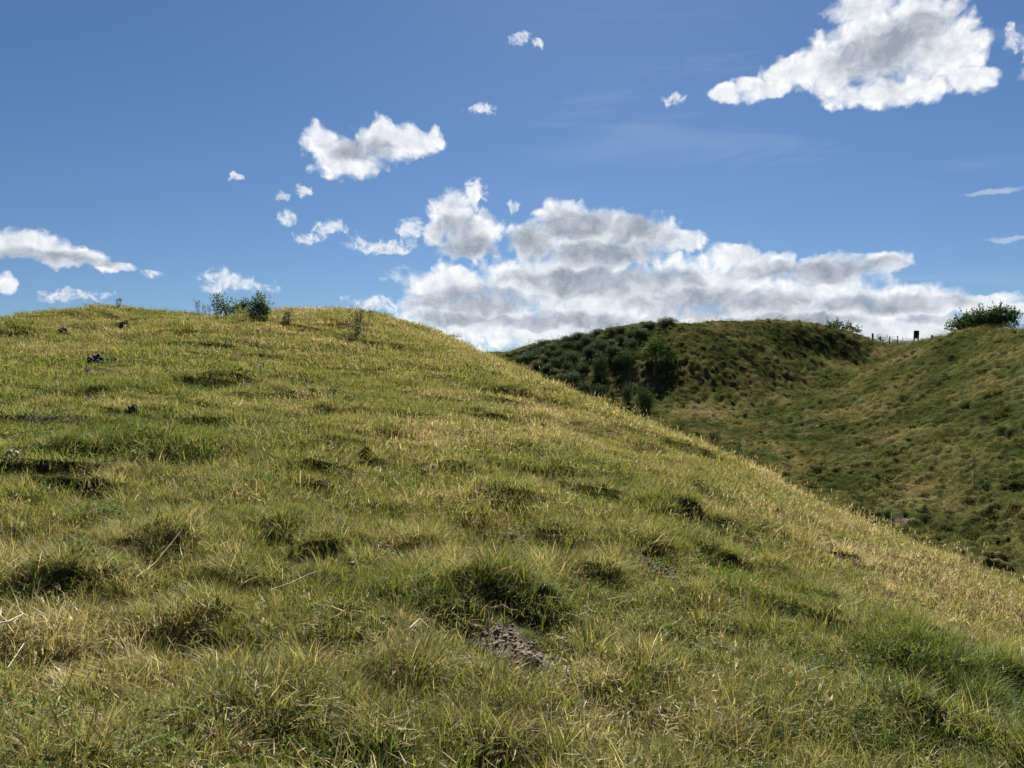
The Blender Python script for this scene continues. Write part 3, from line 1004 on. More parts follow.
def solid_mat(name, c0, c1, scale=20.0, rough=0.9, bump=0.4, dist=0.02):
    m, N = new_mat(name)
    tcn = N.n('ShaderNodeTexCoord').outputs['Object']
    n1 = N.noise(tcn, scale, 5, 0.65)
    b = N.n('ShaderNodeBsdfPrincipled')
    N.put(b.inputs['Base Color'], N.ramp(n1, [(0.3, c0), (0.7, c1)]))
    b.inputs['Roughness'].default_value = rough
    b.inputs['Specular IOR Level'].default_value = 0.2
    bp = N.n('ShaderNodeBump')
    bp.inputs['Strength'].default_value = bump
    bp.inputs['Distance'].default_value = dist
    N.put(bp.inputs['Height'], N.noise(tcn, scale * 3, 4, 0.6))
    N.put(b.inputs['Normal'], bp.outputs[0])
    out(N, b.outputs[0])
    return m


M_GORSE = leaf_mat('gorse_needles', [(0.0, (0.026, 0.042, 0.021)), (0.5, (0.056, 0.080, 0.040)), (1.0, (0.12, 0.145, 0.072))], 0.22)
M_SCRUB = leaf_mat('scrub_leaves', [(0.0, (0.036, 0.054, 0.024)), (0.5, (0.074, 0.094, 0.042)), (1.0, (0.13, 0.140, 0.072))], 0.3)
M_LEAF = leaf_mat('bush_leaves', [(0.0, (0.022, 0.044, 0.012)), (0.5, (0.052, 0.088, 0.022)), (1.0, (0.105, 0.145, 0.040))], 0.35)
M_THORN = leaf_mat('hawthorn_leaves', [(0.0, (0.018, 0.036, 0.010)), (0.5, (0.042, 0.072, 0.020)), (1.0, (0.085, 0.125, 0.034))], 0.35)
M_GREYLEAF = leaf_mat('elder_leaves', [(0.0, (0.055, 0.080, 0.040)), (0.5, (0.105, 0.135, 0.070)), (1.0, (0.19, 0.22, 0.125))], 0.4)
M_THISTLE = leaf_mat('thistle_leaves', [(0.0, (0.055, 0.072, 0.036)), (0.5, (0.115, 0.130, 0.072)), (1.0, (0.22, 0.22, 0.14))], 0.3)
M_DRYHEAD = leaf_mat('thistle_heads', [(0.0, (0.10, 0.075, 0.05)), (1.0, (0.30, 0.23, 0.17))], 0.3)
M_BARK = solid_mat('bark', (0.055, 0.042, 0.032), (0.13, 0.105, 0.080), 12)
M_SOIL = solid_mat('molehill_soil', (0.024, 0.018, 0.014), (0.070, 0.052, 0.038), 14, bump=0.9)
M_SOILB = solid_mat('dry_soil', (0.055, 0.042, 0.034), (0.14, 0.11, 0.09), 14, bump=0.9)
M_CHALK = solid_mat('chalk', (0.55, 0.53, 0.48), (0.80, 0.78, 0.72), 25, bump=0.3)
M_FLINT = solid_mat('buff_stone', (0.30, 0.23, 0.16), (0.52, 0.43, 0.32), 18)
M_TWIG = solid_mat('bleached_twig', (0.34, 0.28, 0.19), (0.60, 0.52, 0.38), 30, bump=0.2, dist=0.003)
M_POST = solid_mat('weathered_post', (0.035, 0.030, 0.026), (0.085, 0.075, 0.062), 9)
M_BOARD = solid_mat('dark_board', (0.010, 0.010, 0.011), (0.022, 0.021, 0.020), 6, 0.7)
M_WIRE = solid_mat('fence_wire', (0.10, 0.10, 0.10), (0.20, 0.20, 0.19), 9, 0.5)


def tubes_np(segs, sides=6):
    """Tapered tubes: (p0, p1, r0, r1)."""
    cos, qs, o = [], [], 0
    an = np.arange(sides) / sides * 2 * np.pi
    for p0, p1, r0, r1 in segs:
        p0, p1 = np.asarray(p0, float), np.asarray(p1, float)
        d = p1 - p0
        d = d / (np.linalg.norm(d) + 1e-9)
        u = np.cross(d, [0.31, 0.87, 0.39])
        u /= np.linalg.norm(u)
        v = np.cross(d, u)
        c = np.cos(an)[:, None] * u + np.sin(an)[:, None] * v
        cos += [p0 + c * r0, p1 + c * r1]
        i = np.arange(sides)
        qs.append(np.stack([o + i, o + (i + 1) % sides, o + sides + (i + 1) % sides, o + sides + i], 1))
        o += 2 * sides
    return np.concatenate(cos), np.concatenate(qs)


def tube_mesh(name, segs, m, sides=6):
    co, q = tubes_np(segs, sides)
    return mesh_np(name, co, [q], [m], smooth=True)


def leaves_np(c, nrm, size, asp, rnd):
    """One diamond leaf per point, folded a little along its midrib."""
    n = len(c)
    a = rng.normal(size=(n, 3))
    u = np.cross(nrm, a)
    u /= np.linalg.norm(u, axis=1)[:, None] + 1e-9
    v = np.cross(nrm, u)
    s = size[:, None]
    co = np.stack([c - u * s, c + v * s * asp + nrm * s * 0.12, c + u * s, c - v * s * asp + nrm * s * 0.12], 1).reshape(-1, 3)
    q = np.arange(n * 4).reshape(n, 4)
    return co, q, np.repeat(rnd, 4)


def foliage_mesh(name, lobes, n, size, asp, m, up=0.3, spikes=0, spike=0.25):
    """Leaves through a set of lobes (x, y, z, rx, ry, rz), thicker towards their skins, with sprigs standing out of the outline."""
    lob = np.array(lobes, float)
    wt = lob[:, 3] * lob[:, 4] * lob[:, 5]
    k = rng.choice(len(lob), n, p=wt / wt.sum())
    d = rng.normal(size=(n, 3))
    d /= np.linalg.norm(d, axis=1)[:, None]
    r = rng.random(n) ** 0.45
    # sprigs: the leaf cloud breaks into clumps
    ks = max(10, n // 26)
    cen = rng.normal(size=(ks, 3))
    cen /= np.linalg.norm(cen, axis=1)[:, None]
    near = cen[np.argmax(d @ cen.T, 1)]
    f = rng.random(n)[:, None] * 0.8
    d = d * (1 - f) + near * f
    c = lob[k, :3] + d * r[:, None] * lob[k, 3:] * (0.86 + 0.24 * rng.random(n))[:, None]
    nr = d + rng.normal(size=(n, 3)) * 0.8 + np.array([0, 0, up])
    nr /= np.linalg.norm(nr, axis=1)[:, None]
    parts = [leaves_np(c, nr, rng.uniform(0.6, 1.3, n) * size, asp, np.clip(rng.random(n) * 0.6 + 0.4 * rng.random(len(lob))[k], 0, 1))]
    for _ in range(spikes):
        j = rng.integers(len(lob))
        dd = rng.normal(size=3)
        dd[2] = abs(dd[2]) + 0.4
        dd /= np.linalg.norm(dd)
        p = lob[j, :3] + dd * lob[j, 3:] * 0.9
        m2 = 12
        t = rng.random(m2)[:, None]
        pts_ = p + (dd + [0, 0, 0.3]) * t * spike * rng.uniform(0.4, 1.2) + rng.normal(size=(m2, 3)) * size * 0.9 * (1.1 - t)
        nn = rng.normal(size=(m2, 3))
        nn /= np.linalg.norm(nn, axis=1)[:, None]
        parts.append(leaves_np(pts_, nn, rng.uniform(0.5, 1.0, m2) * size, asp, rng.random(m2)))
    co, q, rn, o = [], [], [], 0
    for a, b, c_ in parts:
        co.append(a)
        q.append(b + o)
        rn.append(c_)
        o += len(a)
    co = np.concatenate(co)
    co[:, 2] = np.maximum(co[:, 2], 0.005)
    return mesh_np(name, co, [np.concatenate(q)], [m], {'rnd': np.concatenate(rn)})


def stems_mesh(name, lobes, m, r, base=0.06, k=2):
    segs = []
    for (x, y, z, rx, ry, rz) in lobes:
        for _ in range(k):
            b = np.array([x * 0.25 + rng.normal() * base, y * 0.25 + rng.normal() * base, -0.06])
            e = np.array([x, y, z]) + rng.normal(size=3) * np.array([rx, ry, rz]) * 0.45
            mid = (b + e) / 2 + rng.normal(size=3) * 0.12 * np.linalg.norm(e - b)
            mid[2] = max(mid[2], 0.05)
            segs += [(b, mid, r, r * 0.7), (mid, e, r * 0.7, r * 0.25)]
    return tube_mesh(name, segs, m)


def bush(name, loc, lobes, n, size, m, label, category, group=None, stem_r=0.02, asp=0.5, spikes=20, spike=0.2, rz=0.0, part='foliage', stem_part='stems'):
    e = empty(name, loc, rz)
    tag(e, label, category, group)
    link(stem_part, stems_mesh(stem_part, lobes, M_BARK, stem_r), e)
    link(part, foliage_mesh(part, lobes, n, size, asp, m, spikes=spikes, spike=spike), e)
    return e


def at_px(px, py, sink=0.02):
    g = ground_at(px, py)
    return (float(g[0]), float(g[1]), float(g[2]) - sink)


def on_ground(x, y, sink=0.02):
    return (x, y, float(hgt(x, y)[0]) - sink)


def at_depth(px, d, sink=0.02):
    return on_ground((px - W / 2) / F_PX * d, d, sink)


def rnd_lobes(k, w, d, h, fill=0.5):
    L = []
    for i in range(k):
        a = rng.uniform(0, 2 * np.pi)
        r = math.sqrt(rng.random()) * (1 - fill)
        hh = h * rng.uniform(0.6, 1.0) * (1 - 0.35 * r)
        L.append((math.cos(a) * r * w / 2, math.sin(a) * r * d / 2, hh * 0.52, w / 2 * fill * rng.uniform(0.75, 1.15), d / 2 * fill * rng.uniform(0.75, 1.15), hh * 0.50))
    return L


# -------- bushes on the skyline of the near mound
bush('elder_bush', at_px(257, 320), [(-.10, 0, .34, .30, .28, .30), (.18, .02, .40, .28, .26, .32), (.02, .05, .58, .28, .25, .24), (.32, 0, .30, .16, .18, .22)], 1500, 0.036, M_GREYLEAF,
     'round grey green bush standing in front of the darker bush on the mound top', 'bush', 'shrubs on the mound skyline', 0.012, 0.55, 30, 0.2)
bush('elder_bush', at_depth(244.5, 28.6), [(-.05, 0, .42, .26, .24, .36), (.12, .05, .62, .24, .22, .26), (-.22, 0, .60, .14, .14, .20), (.02, 0, .80, .16, .16, .16)], 1300, 0.036, M_LEAF,
     'dark upright bush behind the round grey green one, tallest on the mound top', 'bush', 'shrubs on the mound skyline', 0.012, 0.5, 34, 0.22)
bush('elder_bush', at_px(228, 316), [(-.16, 0, .34, .26, .20, .28), (.14, .02, .28, .26, .20, .26), (-.20, 0, .62, .16, .12, .16), (.36, 0, .40, .14, .12, .20)], 1000, 0.034, M_GREYLEAF,
     'low open leafy shrub between the thistles and the taller bushes', 'bush', 'shrubs on the mound skyline', 0.010, 0.5, 26, 0.22)


def thistle(loc, h, stems, label, group, spread=0.12):
    e = empty('thistle', loc)
    tag(e, label, 'thistle', group)
    for _ in range(stems):
        p = np.array([rng.normal() * spread, rng.normal() * spread, -0.03])
        d = np.array([rng.normal() * 0.12, rng.normal() * 0.12, 1.0])
        hh = h * rng.uniform(1.1, 1.7)
        t = p + d * hh
        segs, lc, ln, ls, tops = [(p, t, 0.007, 0.004)], [], [], [], [t]
        for b in range(rng.integers(2, 5)):
            q = p + d * hh * rng.uniform(0.45, 0.85)
            a = rng.uniform(0, 2 * np.pi)
            e2 = q + np.array([math.cos(a) * 0.5, math.sin(a) * 0.5, 0.9]) * hh * rng.uniform(0.12, 0.26)
            segs.append((q, e2, 0.004, 0.003))
            tops.append(e2)
        for k in range(22):
            f = rng.random()
            q = p + d * hh * f
            a = rng.uniform(0, 2 * np.pi)
            lc.append(q + np.array([math.cos(a), math.sin(a), 0.35]) * 0.05)
            ln.append(np.array([math.cos(a) * -0.4, math.sin(a) * -0.4, 1]) + rng.normal(size=3) * 0.4)
            ls.append(0.06 * (1.15 - 0.6 * f))
        st = link('stem', tube_mesh('stem', segs, M_THISTLE_STEM, 5), e)
        lc, ln, ls = np.array(lc), np.array(ln), np.array(ls)
        ln /= np.linalg.norm(ln, axis=1)[:, None]
        co, q, r_ = leaves_np(lc, ln, ls, 0.38, rng.random(len(lc)))
        link('leaves', mesh_np('leaves', co, [q], [M_THISTLE], {'rnd': r_}), st)
        for tt in tops:
            hc = tt + rng.normal(size=(9, 3)) * 0.010
            hn = rng.normal(size=hc.shape)
            hn /= np.linalg.norm(hn, axis=1)[:, None]
            co, q, r_ = leaves_np(hc, hn, np.full(len(hc), 0.022), 0.55, rng.random(len(hc)))
            link('flower_head', mesh_np('flower_head', co, [q], [M_DRYHEAD], {'rnd': r_}), st)
    return e


M_THISTLE_STEM = solid_mat('thistle_stem', (0.10, 0.11, 0.06), (0.20, 0.19, 0.12), 20)
GT = 'thistles on the near mound'
thistle(at_px(199, 316), 0.50, 5, 'thistle clump on the skyline with the widest gap to the bushes', GT, 0.09)
thistle(at_px(208.5, 316), 0.46, 5, 'middle clump of the thistles on the skyline beside the bushes', GT, 0.08)
thistle(at_px(217, 316), 0.62, 7, 'tallest clump of skyline thistles, touching the low open shrub', GT, 0.10)
thistle(at_px(190, 317), 0.16, 3, 'tiny thistle in the dip where the spur meets the mound', GT, 0.05)
thistle(at_px(355, 337), 0.50, 12, 'broad pale grey thistle stand on the straw coloured slope below the crest', GT, 0.20)
thistle(at_px(286, 323), 0.30, 6, 'thin faded thistle on the slope just below the mound crest beside the bushes', GT, 0.10)
thistle(at_px(118, 307), 0.30, 4, 'single small thistle on top of the bare spur skyline', GT, 0.06)

# -------- low dark bushes peeping over the crest and the rim
bush('gorse_bush', at_px(371, 312.5, 0.05), rnd_lobes(4, 0.55, 0.4, 0.28), 500, 0.030, M_GORSE, 'low dark green bush on the crest of the near mound', 'bush', None, 0.01, 0.3, 12, 0.1)
bush('gorse_bush', at_px(356, 311, 0.05), rnd_lobes(3, 0.30, 0.3, 0.20), 300, 0.028, M_GORSE, 'small brownish bush on the mound crest beside a larger dark one', 'bush', None, 0.01, 0.3, 8, 0.08)
bush('gorse_bush', at_px(387, 317, 0.05), rnd_lobes(2, 0.26, 0.3, 0.16), 240, 0.028, M_GORSE, 'tiniest dark bush of three on the mound crest', 'bush', None, 0.01, 0.3, 6, 0.08)
bush('gorse_bush', at_px(485, 354, 0.08), rnd_lobes(3, 0.55, 0.5, 0.32), 420, 0.032, M_GORSE, 'scraggy dark bush where the near slope meets the cloudy sky', 'bush', None, 0.01, 0.3, 14, 0.14)

# -------- gorse on the ridge across the ditch
GG = 'gorse bushes on the ridge'
gproto = []
for k in range(6):
    L = rnd_lobes(6, 2.0, 1.8, 1.5, 0.55)
    gproto.append((foliage_mesh('foliage', L, 1500, 0.085, 0.22, M_GORSE, spikes=26, spike=0.30), stems_mesh('stems', L, M_BARK, 0.03, 0.15)))
sproto = []
for k in range(3):
    L = rnd_lobes(6, 2.0, 1.8, 1.1, 0.5)
    sproto.append((foliage_mesh('foliage', L, 1100, 0.085, 0.3, M_SCRUB, spikes=22, spike=0.28), stems_mesh('stems', L, M_BARK, 0.025, 0.15)))


def gorse(px, py, wpx, hpx, label, protos=gproto, k=None, name='gorse_bush', category='gorse bush', group=GG):
    g = ground_at(px, py)
    dd = g[1]
    e = empty(name, (g[0], g[1], g[2] - 0.12), rng.uniform(0, 6.28))
    sx, sz = wpx / F_PX * dd / 1.42, hpx / F_PX * dd / 1.2
    e.scale = (sx, sx, sz)
    tag(e, label, category, group)
    fm, sm = protos[rng.integers(len(protos)) if k is None else k]
    link('foliage', fm, e)
    link('stems', sm, e)
    return e


gorse(645, 411, 20, 28, 'tall black green gorse at the ridge foot, nearest the bare grass slope')
gorse(628, 404, 13, 22, 'narrow dark gorse beside the tallest one at the ridge foot')
gorse(612, 398, 8, 9, 'small round gorse in the gap of the dark row at the ridge foot')
gorse(599, 399, 14, 17, 'dark gorse with a smaller round gorse to its side at the ridge foot')
gorse(584, 393, 15, 15, 'round dark gorse between two others low on the ridge')
gorse(573, 386, 22, 14, 'broad low gorse where the dark row meets the near slope')
gorse(599, 375, 18, 22, 'large dark gorse halfway up the ridge above the dark row')
gorse(612, 356, 14, 10, 'dark gorse just above the large one halfway up the ridge')
gorse(627, 368, 20, 22, 'bulky dark gorse on brown grass beside the green bush')
gorse(652, 372, 16, 12, 'dark spreading gorse below the green bush')
gorse(641, 336, 20, 9, 'dark gorse under the skyline above the green bush')
gorse(612, 334, 14, 8, 'gorse just under the ridge top, clear of the skyline')
gorse(632, 350, 15, 12, 'dark gorse between the green bush and the ridge top')
gorse(576, 340, 14, 9, 'dark gorse on the skyline of the sloping ridge end')
gorse(566, 342, 10, 7, 'low gorse on the skyline beside a bigger one at the sloping ridge end')
gorse(544, 345, 13, 8, 'rounded gorse on the skyline near the ridge tip')
gorse(536, 349, 12, 7, 'flat gorse on the skyline next to the ridge tip')
gorse(522, 353, 14, 6, 'grey scrubby gorse at the low tip of the ridge', sproto)
gorse(509, 356, 12, 5, 'last low gorse at the ridge tip, touching the near slope', sproto)
gorse(666, 324, 22, 8, 'dark gorse standing out on top of the ridge against the clouds')
gorse(648, 326, 14, 6, 'low gorse next to the one standing out on the ridge top')
for (px, py, w_, h_) in [(560, 358, 14, 10), (556, 366, 15, 11), (548, 372, 13, 9), (566, 349, 13, 9), (578, 350, 14, 10), (575, 362, 15, 11), (588, 345, 14, 9), (592, 356, 12, 9), (600, 345, 13, 8), (584, 372, 12, 9),
                         (550, 357, 12, 9), (544, 363, 12, 8), (568, 372, 13, 10), (622, 342, 12, 8), (553, 352, 12, 8), (570, 344, 12, 8), (582, 338, 12, 7), (596, 335, 12, 7), (620, 334, 13, 7), (629, 338, 12, 8), (618, 366, 12, 10), (604, 350, 13, 9), (536, 355, 12, 7), (528, 357, 12, 7), (588, 356, 13, 10), (566, 364, 13, 10), (606, 386, 10, 9)]:
    gorse(px, py, w_, h_, 'dark gorse in the crowded scrub on the steep end of the ridge')
for (px, py, w_, h_) in [(521, 361, 16, 8), (534, 358, 16, 8), (542, 352, 14, 7), (556, 349, 15, 8), (538, 366, 14, 8), (552, 381, 14, 7), (562, 380, 14, 8), (586, 363, 15, 8), (604, 364, 12, 8), (618, 352, 13, 8), (590, 338, 16, 7),
                         (604, 340, 12, 6), (620, 380, 10, 7), (571, 356, 14, 8), (530, 351, 14, 6), (560, 345, 14, 7), (600, 358, 14, 8), (594, 350, 14, 8), (581, 368, 13, 8), (545, 371, 13, 8), (556, 374, 13, 8), (610, 345, 13, 7), (575, 346, 13, 7), (527, 360, 13, 7), (548, 348, 13, 6)]:
    gorse(px, py, w_, h_, 'pale grey green scrub between the dark gorse on the ridge end', sproto, None, 'scrub_bush', 'scrub bush', 'pale scrub on the ridge')
L = [(-.9, 0, .9, .9, .8, .8), (.5, 0, 1.2, 1.0, .8, .9), (-.1, .2, 1.7, .9, .8, .7), (1.3, 0, .8, .8, .7, .7)]
bush('leafy_bush', at_px(656, 362, 0.1), L, 2600, 0.085, M_LEAF, 'large mid green leafy bush high on the ridge among dark gorse', 'bush', None, 0.04, 0.55, 40, 0.3)

# -------- scrub in the ditch
bush('dark_shrub', at_px(714, 443, 0.02), rnd_lobes(5, 1.1, 0.9, 0.75), 900, 0.045, M_GORSE, 'dark shrub beside the narrow sapling in the ditch bottom', 'bush', None, 0.015, 0.3, 18, 0.12)
bush('dark_shrub', at_px(733, 405, 0.02), rnd_lobes(3, 0.65, 0.6, 0.42), 400, 0.045, M_GORSE, 'solitary dark shrublet on the pale green hollow way', 'bush', None, 0.015, 0.3, 8, 0.1)
p = at_depth(740, 35.0)
e = empty('juniper_sapling', p)
e.scale = (1.5, 1.5, 1.6)
tag(e, 'narrow pointed evergreen sapling at the foot of the bank', 'sapling')
link('trunk', tube_mesh('trunk', [((0, 0, -0.1), (0.02, 0, 0.85), 0.018, 0.006)], M_BARK), e)
L = [(0, 0, 0.10 + 0.075 * i, 0.19 * (1 - i / 12.0) + 0.02, 0.19 * (1 - i / 12.0) + 0.02, 0.09) for i in range(11)]
link('crown', foliage_mesh('crown', L, 900, 0.030, 0.22, M_GORSE, spikes=16, spike=0.10), e)

# dead stalk and the bush beside it on the right bank
p = at_px(974, 487)
e = empty('dead_stalk', p)
tag(e, 'tall thin dead flower stalk standing on the right bank', 'dead stalk')
segs = [((0, 0, -0.05), (0.01, 0, 0.75), 0.014, 0.009), ((0.01, 0, 0.75), (-0.01, 0, 1.25), 0.009, 0.005)]
for k in range(14):
    z0 = rng.uniform(0.6, 1.2)
    a = rng.uniform(0, 6.28)
    segs.append(((0.0, 0, z0), (math.cos(a) * 0.13, math.sin(a) * 0.13, z0 + 0.16), 0.005, 0.003))
link('stem', tube_mesh('stem', segs, M_THISTLE_STEM, 5), e)
hc = np.array([s[1] for s in segs[2:]] * 8) + rng.normal(size=((len(segs) - 2) * 8, 3)) * 0.03
hn = rng.normal(size=hc.shape)
hn /= np.linalg.norm(hn, axis=1)[:, None]
co, q, r_ = leaves_np(hc, hn, np.full(len(hc), 0.018), 0.5, rng.random(len(hc)))
tag(link('seed_head', mesh_np('seed_head', co, [q], [M_DRYHEAD], {'rnd': r_}), e), kind='stuff')
bush('nettle_clump', at_px(984, 489), rnd_lobes(5, 0.55, 0.5, 0.36), 450, 0.03, M_LEAF, 'leafy green clump right beside the tall dead stalk', 'plant', None, 0.008, 0.5, 14, 0.12)

# -------- wind shaped hawthorn on the right bank
HD = 65.0
g = at_depth(983, HD, 0.2)
e = empty('hawthorn_tree', g)
e.scale = (1.13, 1.13, 1.13)
tag(e, 'wide low hawthorn tree shaped by the wind on the right bank skyline', 'tree')
L = [(-2.1, 0, .75, .75, .9, .55), (-1.3, 0, 1.05, .95, 1.0, .75), (-.3, .1, 1.3, 1.1, 1.1, .85), (.7, 0, 1.4, 1.1, 1.1, .85), (1.6, 0, 1.45, .8, .9, .70), (2.1, 0, 1.15, .45, .6, .75), (-.9, -.2, .7, 1.1, .9, .6), (.6, -.2, .75, 1.2, .9, .65),
     (1.1, 0, 1.9, .6, .6, .35), (2.35, 0, 1.75, .35, .4, .22)]
link('trunk', stems_mesh('trunk', L, M_BARK, 0.06, 0.12, 2), e)
link('crown', foliage_mesh('crown', L, 8000, 0.080, 0.55, M_THORN, spikes=70, spike=0.40), e)

# -------- bush at the left of the gap
L = [(-1.2, 0, .65, .6, .6, .5), (-.4, 0, .80, .6, .6, .55), (.6, 0, .55, .6, .6, .45), (1.4, 0, .35, .5, .5, .35), (1.9, 0, .15, .35, .4, .25)]
bush('leafy_bush', at_depth(840, 80.5, 0.1), L, 1300, 0.085, M_LEAF, 'loose leafy bush peeping over the ridge end beside the gap', 'bush', None, 0.03, 0.55, 40, 0.4)

# -------- fence, sign and scrub in the gap
FD = 85.0


def post_segs(x, h, r=0.06):
    return [((0, 0, -0.9), (0, 0, h), r, r * 0.95), ((0, 0, h), (0, 0, h + 0.02), r * 0.95, r * 0.3)]


fx = [872, 880, 889, 897]
base = at_depth(fx[0], FD, -0.35)
e = empty('wire_fence', base)
tag(e, 'thin wire fence on wooden posts across the gap', 'fence')
pos = []
for i, px in enumerate(fx):
    g = at_depth(px, FD + 0.5 * i, -0.35)
    rel = (g[0] - base[0], g[1] - base[1], g[2] - base[2])
    pos.append(rel)
    o = link('post', tube_mesh('post', post_segs(0, 1.35 if i == 0 else 1.1, 0.11 if i == 0 else 0.06), M_POST, 8), e)
    o.location = rel
segs = []
for a, b in zip(pos[:-1], pos[1:]):
    for hz in (0.45, 0.75, 1.03):
        segs.append((np.array(a) + [0, -0.05, hz], np.array(b) + [0, -0.05, hz], 0.016, 0.016))
link('wire', tube_mesh('wire', segs, M_WIRE, 4), e)


def box_mesh(name, boxes, m):
    cos, qs, o = [], [], 0
    f = np.array([[0, 1, 3, 2], [4, 6, 7, 5], [0, 4, 5, 1], [2, 3, 7, 6], [0, 2, 6, 4], [1, 5, 7, 3]])
    for (cx, cy_, cz, sx, sy, sz) in boxes:
        v = np.array([(cx + i * sx / 2, cy_ + j * sy / 2, cz + k * sz / 2) for i in (-1, 1) for j in (-1, 1) for k in (-1, 1)])
        cos.append(v)
        qs.append(f + o)
        o += 8
    return mesh_np(name, np.concatenate(cos), [np.concatenate(qs)], [m])


e = empty('notice_board', at_depth(915.8, 84, -0.5))
tag(e, 'dark upright notice board seen from behind in the gap', 'sign')
link('board', box_mesh('board', [(0, 0, 0.90, 0.52, 0.05, 0.86)], M_BOARD), e)
for sx in (-0.21, 0.21):
    o = link('post', tube_mesh('post', post_segs(0, 1.28, 0.075), M_POST, 8), e)
    o.location = (sx, 0.08, 0)
e = link('fence_post', tube_mesh('fence_post', post_segs(0, 0.80, 0.085), M_POST, 8))
e.location = at_depth(921.8, 79, 0.0)
tag(e, 'short stout wooden post standing right next to the notice board', 'post')
e = link('fence_post', tube_mesh('fence_post', post_segs(0, 0.75, 0.11), M_POST, 8))
e.location = at_depth(931.3, 75.5, 0.0)
tag(e, 'short wooden post at the foot of the right bank, apart from the notice board', 'post')
bush('bramble_bush', at_depth(905, 80, 0.05), [(-1.0, 0, .22, .7, .5, .26), (-.2, 0, .30, .7, .5, .32), (.6, 0, .24, .7, .5, .28), (1.2, 0, .16, .4, .4, .2), (-.3, 0, .62, .12, .12, .2)], 900, 0.06, M_GORSE,
     'low dark bramble in front of the notice board', 'bush', None, 0.012, 0.4, 16, 0.15)
bush('field_hedge', at_depth(889, 104, 0.05), [(-2.2, 0, .5, 1.0, .6, .5), (-.9, 0, .65, 1.0, .6, .6), (.5, 0, .5, 1.0, .6, .5), (1.7, 0, .4, .9, .6, .42), (-1.6, 0, 1.0, .4, .4, .35)], 1300, 0.08, M_GORSE,
     'dark ragged hedge in the field behind the wire fence', 'hedge', None, 0.02, 0.4, 30, 0.35)


# -------- molehills, stones, twigs
def lump(name, w, d, h, m, rough=0.25, sub=3, crumbs=0):
    """An uneven heap or stone: a noisy dome; crumbs are clods lying against its foot."""
    import bmesh
    bm = bmesh.new()
    seeds = [(0, 0, 0, 1.0)] + [(math.cos(a) * rng.uniform(0.6, 1.1), math.sin(a) * rng.uniform(0.6, 1.1), -0.1, rng.uniform(0.10, 0.24)) for a in rng.uniform(0, 6.28, crumbs)]
    for (cx, cy_, cz, s) in seeds:
        r = bmesh.ops.create_icosphere(bm, subdivisions=sub if s == 1.0 else 2, radius=1.0)
        off = rng.uniform(0, 50)
        for v in r['verts']:
            n = float(fbm(np.array([v.co.x * 1.7 + off]), np.array([v.co.y * 1.7 + v.co.z * 1.3]), 4, 3, 0.6)[0])
            v.co *= 1 + n * rough * 2
            v.co = Vector((v.co.x * w / 2 * s + cx * w / 2, v.co.y * d / 2 * s + cy_ * d / 2, v.co.z * h * s + cz * h))
    me = bpy.data.meshes.new(name)
    bm.to_mesh(me)
    bm.free()
    me.materials.append(m)
    return link(name, me)


def heap(px, py, w, d, h, m, label, name='molehill', category='molehill', group=None, crumbs=9, rough=0.2, sink=0.0):
    o = lump(name, w, d, h, m, rough, 4, crumbs)
    o.location = at_px(px, py, sink)
    o.rotation_euler.z = rng.uniform(-0.4, 0.4)
    return tag(o, label, category, group)


GM = 'molehills on the near slope'
heap(98, 367, 0.52, 0.5, 0.24, M_SOIL, 'big fresh dark molehill high on the grassy slope', group=GM, crumbs=14)
heap(113, 366, 0.40, 0.4, 0.17, M_SOILB, 'browner crumbled molehill touching the big dark one', group=GM, crumbs=16)
heap(124, 329.5, 0.42, 0.4, 0.26, M_SOIL, 'distant dark molehill with a peaked top near the spur', group=GM)
heap(63, 334, 0.30, 0.3, 0.18, M_SOIL, 'faint small molehill far up the slope below the spur', group=GM)
heap(132, 416, 0.19, 0.18, 0.14, M_SOIL, 'small dark molehill alone on mown looking turf halfway up', group=GM)
heap(43, 472, 0.11, 0.10, 0.085, M_SOIL, 'small dark clod lying beside the pale stone', 'clod', 'clod', crumbs=3)
heap(13, 465, 0.16, 0.12, 0.085, M_FLINT, 'pale buff stone half sunk in the turf beside a dark clod', 'stone', 'stone', crumbs=0, rough=0.22)
GS = 'chalk stones on the bare soil'
heap(567, 679, 0.042, 0.032, 0.026, M_CHALK, 'largest white chalk stone at the grassy edge of the bare soil', 'chalk_stone', 'stone', GS, 0, 0.2, -0.012)
heap(544, 682, 0.030, 0.026, 0.020, M_CHALK, 'chalk stone next to the largest white one', 'chalk_stone', 'stone', GS, 0, 0.2, -0.012)
heap(534, 666, 0.026, 0.022, 0.018, M_CHALK, 'cream chalk stone in the middle of the bare soil', 'chalk_stone', 'stone', GS, 0, 0.2, -0.012)
heap(501, 659, 0.034, 0.026, 0.020, M_CHALK, 'greyish chalk stone under the overhanging tussock', 'chalk_stone', 'stone', GS, 0, 0.2, -0.012)


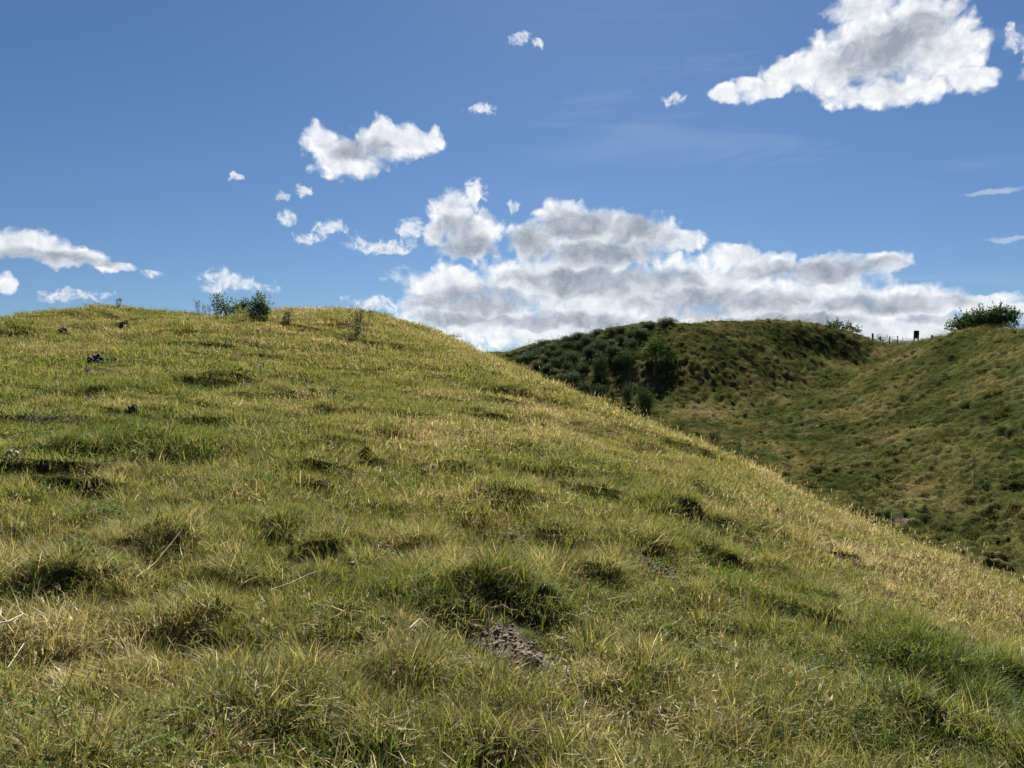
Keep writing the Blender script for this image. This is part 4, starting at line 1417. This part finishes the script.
def stem_thing(name, pix, lift, r, label, category, group=None, forks=()):
    p = [np.array(ground_at(px, py)) + [0, 0, l] for (px, py), l in zip(pix, lift)]
    o0 = p[0].copy()
    segs = []
    for i in range(len(p) - 1):
        f0, f1 = 1 - 0.6 * i / (len(p) - 1), 1 - 0.6 * (i + 1) / (len(p) - 1)
        segs.append((p[i] - o0, p[i + 1] - o0, r * f0, r * f1))
    for (i, px, py, l) in forks:
        q = np.array(ground_at(px, py)) + [0, 0, l]
        mid = (p[i] + q) / 2 + rng.normal(size=3) * 0.015
        segs += [(p[i] - o0, mid - o0, r * 0.6, r * 0.45), (mid - o0, q - o0, r * 0.45, r * 0.2)]
    o = link(name, tube_mesh(name, segs, M_TWIG, 6))
    o.location = o0
    return tag(o, label, category, group)


stem_thing('twig', [(-8, 640), (8, 637), (24, 636), (34, 634)], [0.06, 0.07, 0.08, 0.06], 0.005, 'bleached forked twig lying on turf at the edge of view', 'twig', None,
           [(1, 2, 629, 0.10), (2, 17, 627, 0.12), (2, 22, 646, 0.05), (1, -2, 646, 0.05)])
GD = 'dry stems lying on the grass'
stem_thing('dry_stem', [(8, 687), (25, 671), (40, 660), (51, 652)], [0.07, 0.09, 0.10, 0.11], 0.0018, 'long straight straw stem slanting below the forked twig', 'dry stem', GD)
stem_thing('dry_stem', [(137, 603), (155, 588), (172, 572), (185, 561)], [0.10, 0.13, 0.17, 0.18], 0.0016, 'straw stem slanting up out of a dark tussock', 'dry stem', GD)
stem_thing('dry_stem', [(402, 664), (410, 656), (420, 650), (430, 648)], [0.06, 0.13, 0.14, 0.10], 0.0030, 'arched dry stem over shaded ground beside the bare soil', 'dry stem', GD)
stem_thing('dry_stem', [(484, 636), (492, 629), (503, 627), (513, 629)], [0.02, 0.10, 0.12, 0.09], 0.0026, 'hooped dead stem over the bare soil', 'dry stem', GD)
stem_thing('dry_stem', [(270, 608), (290, 603), (310, 595), (322, 590)], [0.10, 0.11, 0.12, 0.12], 0.0016, 'pale fallen stem stretched level across mid slope grass', 'dry stem', GD)
stem_thing('dry_stem', [(722, 492), (740, 503), (752, 511)], [0.10, 0.14, 0.10], 0.0040, 'short bleached stem in long grass near the slope rim', 'dry stem', GD)
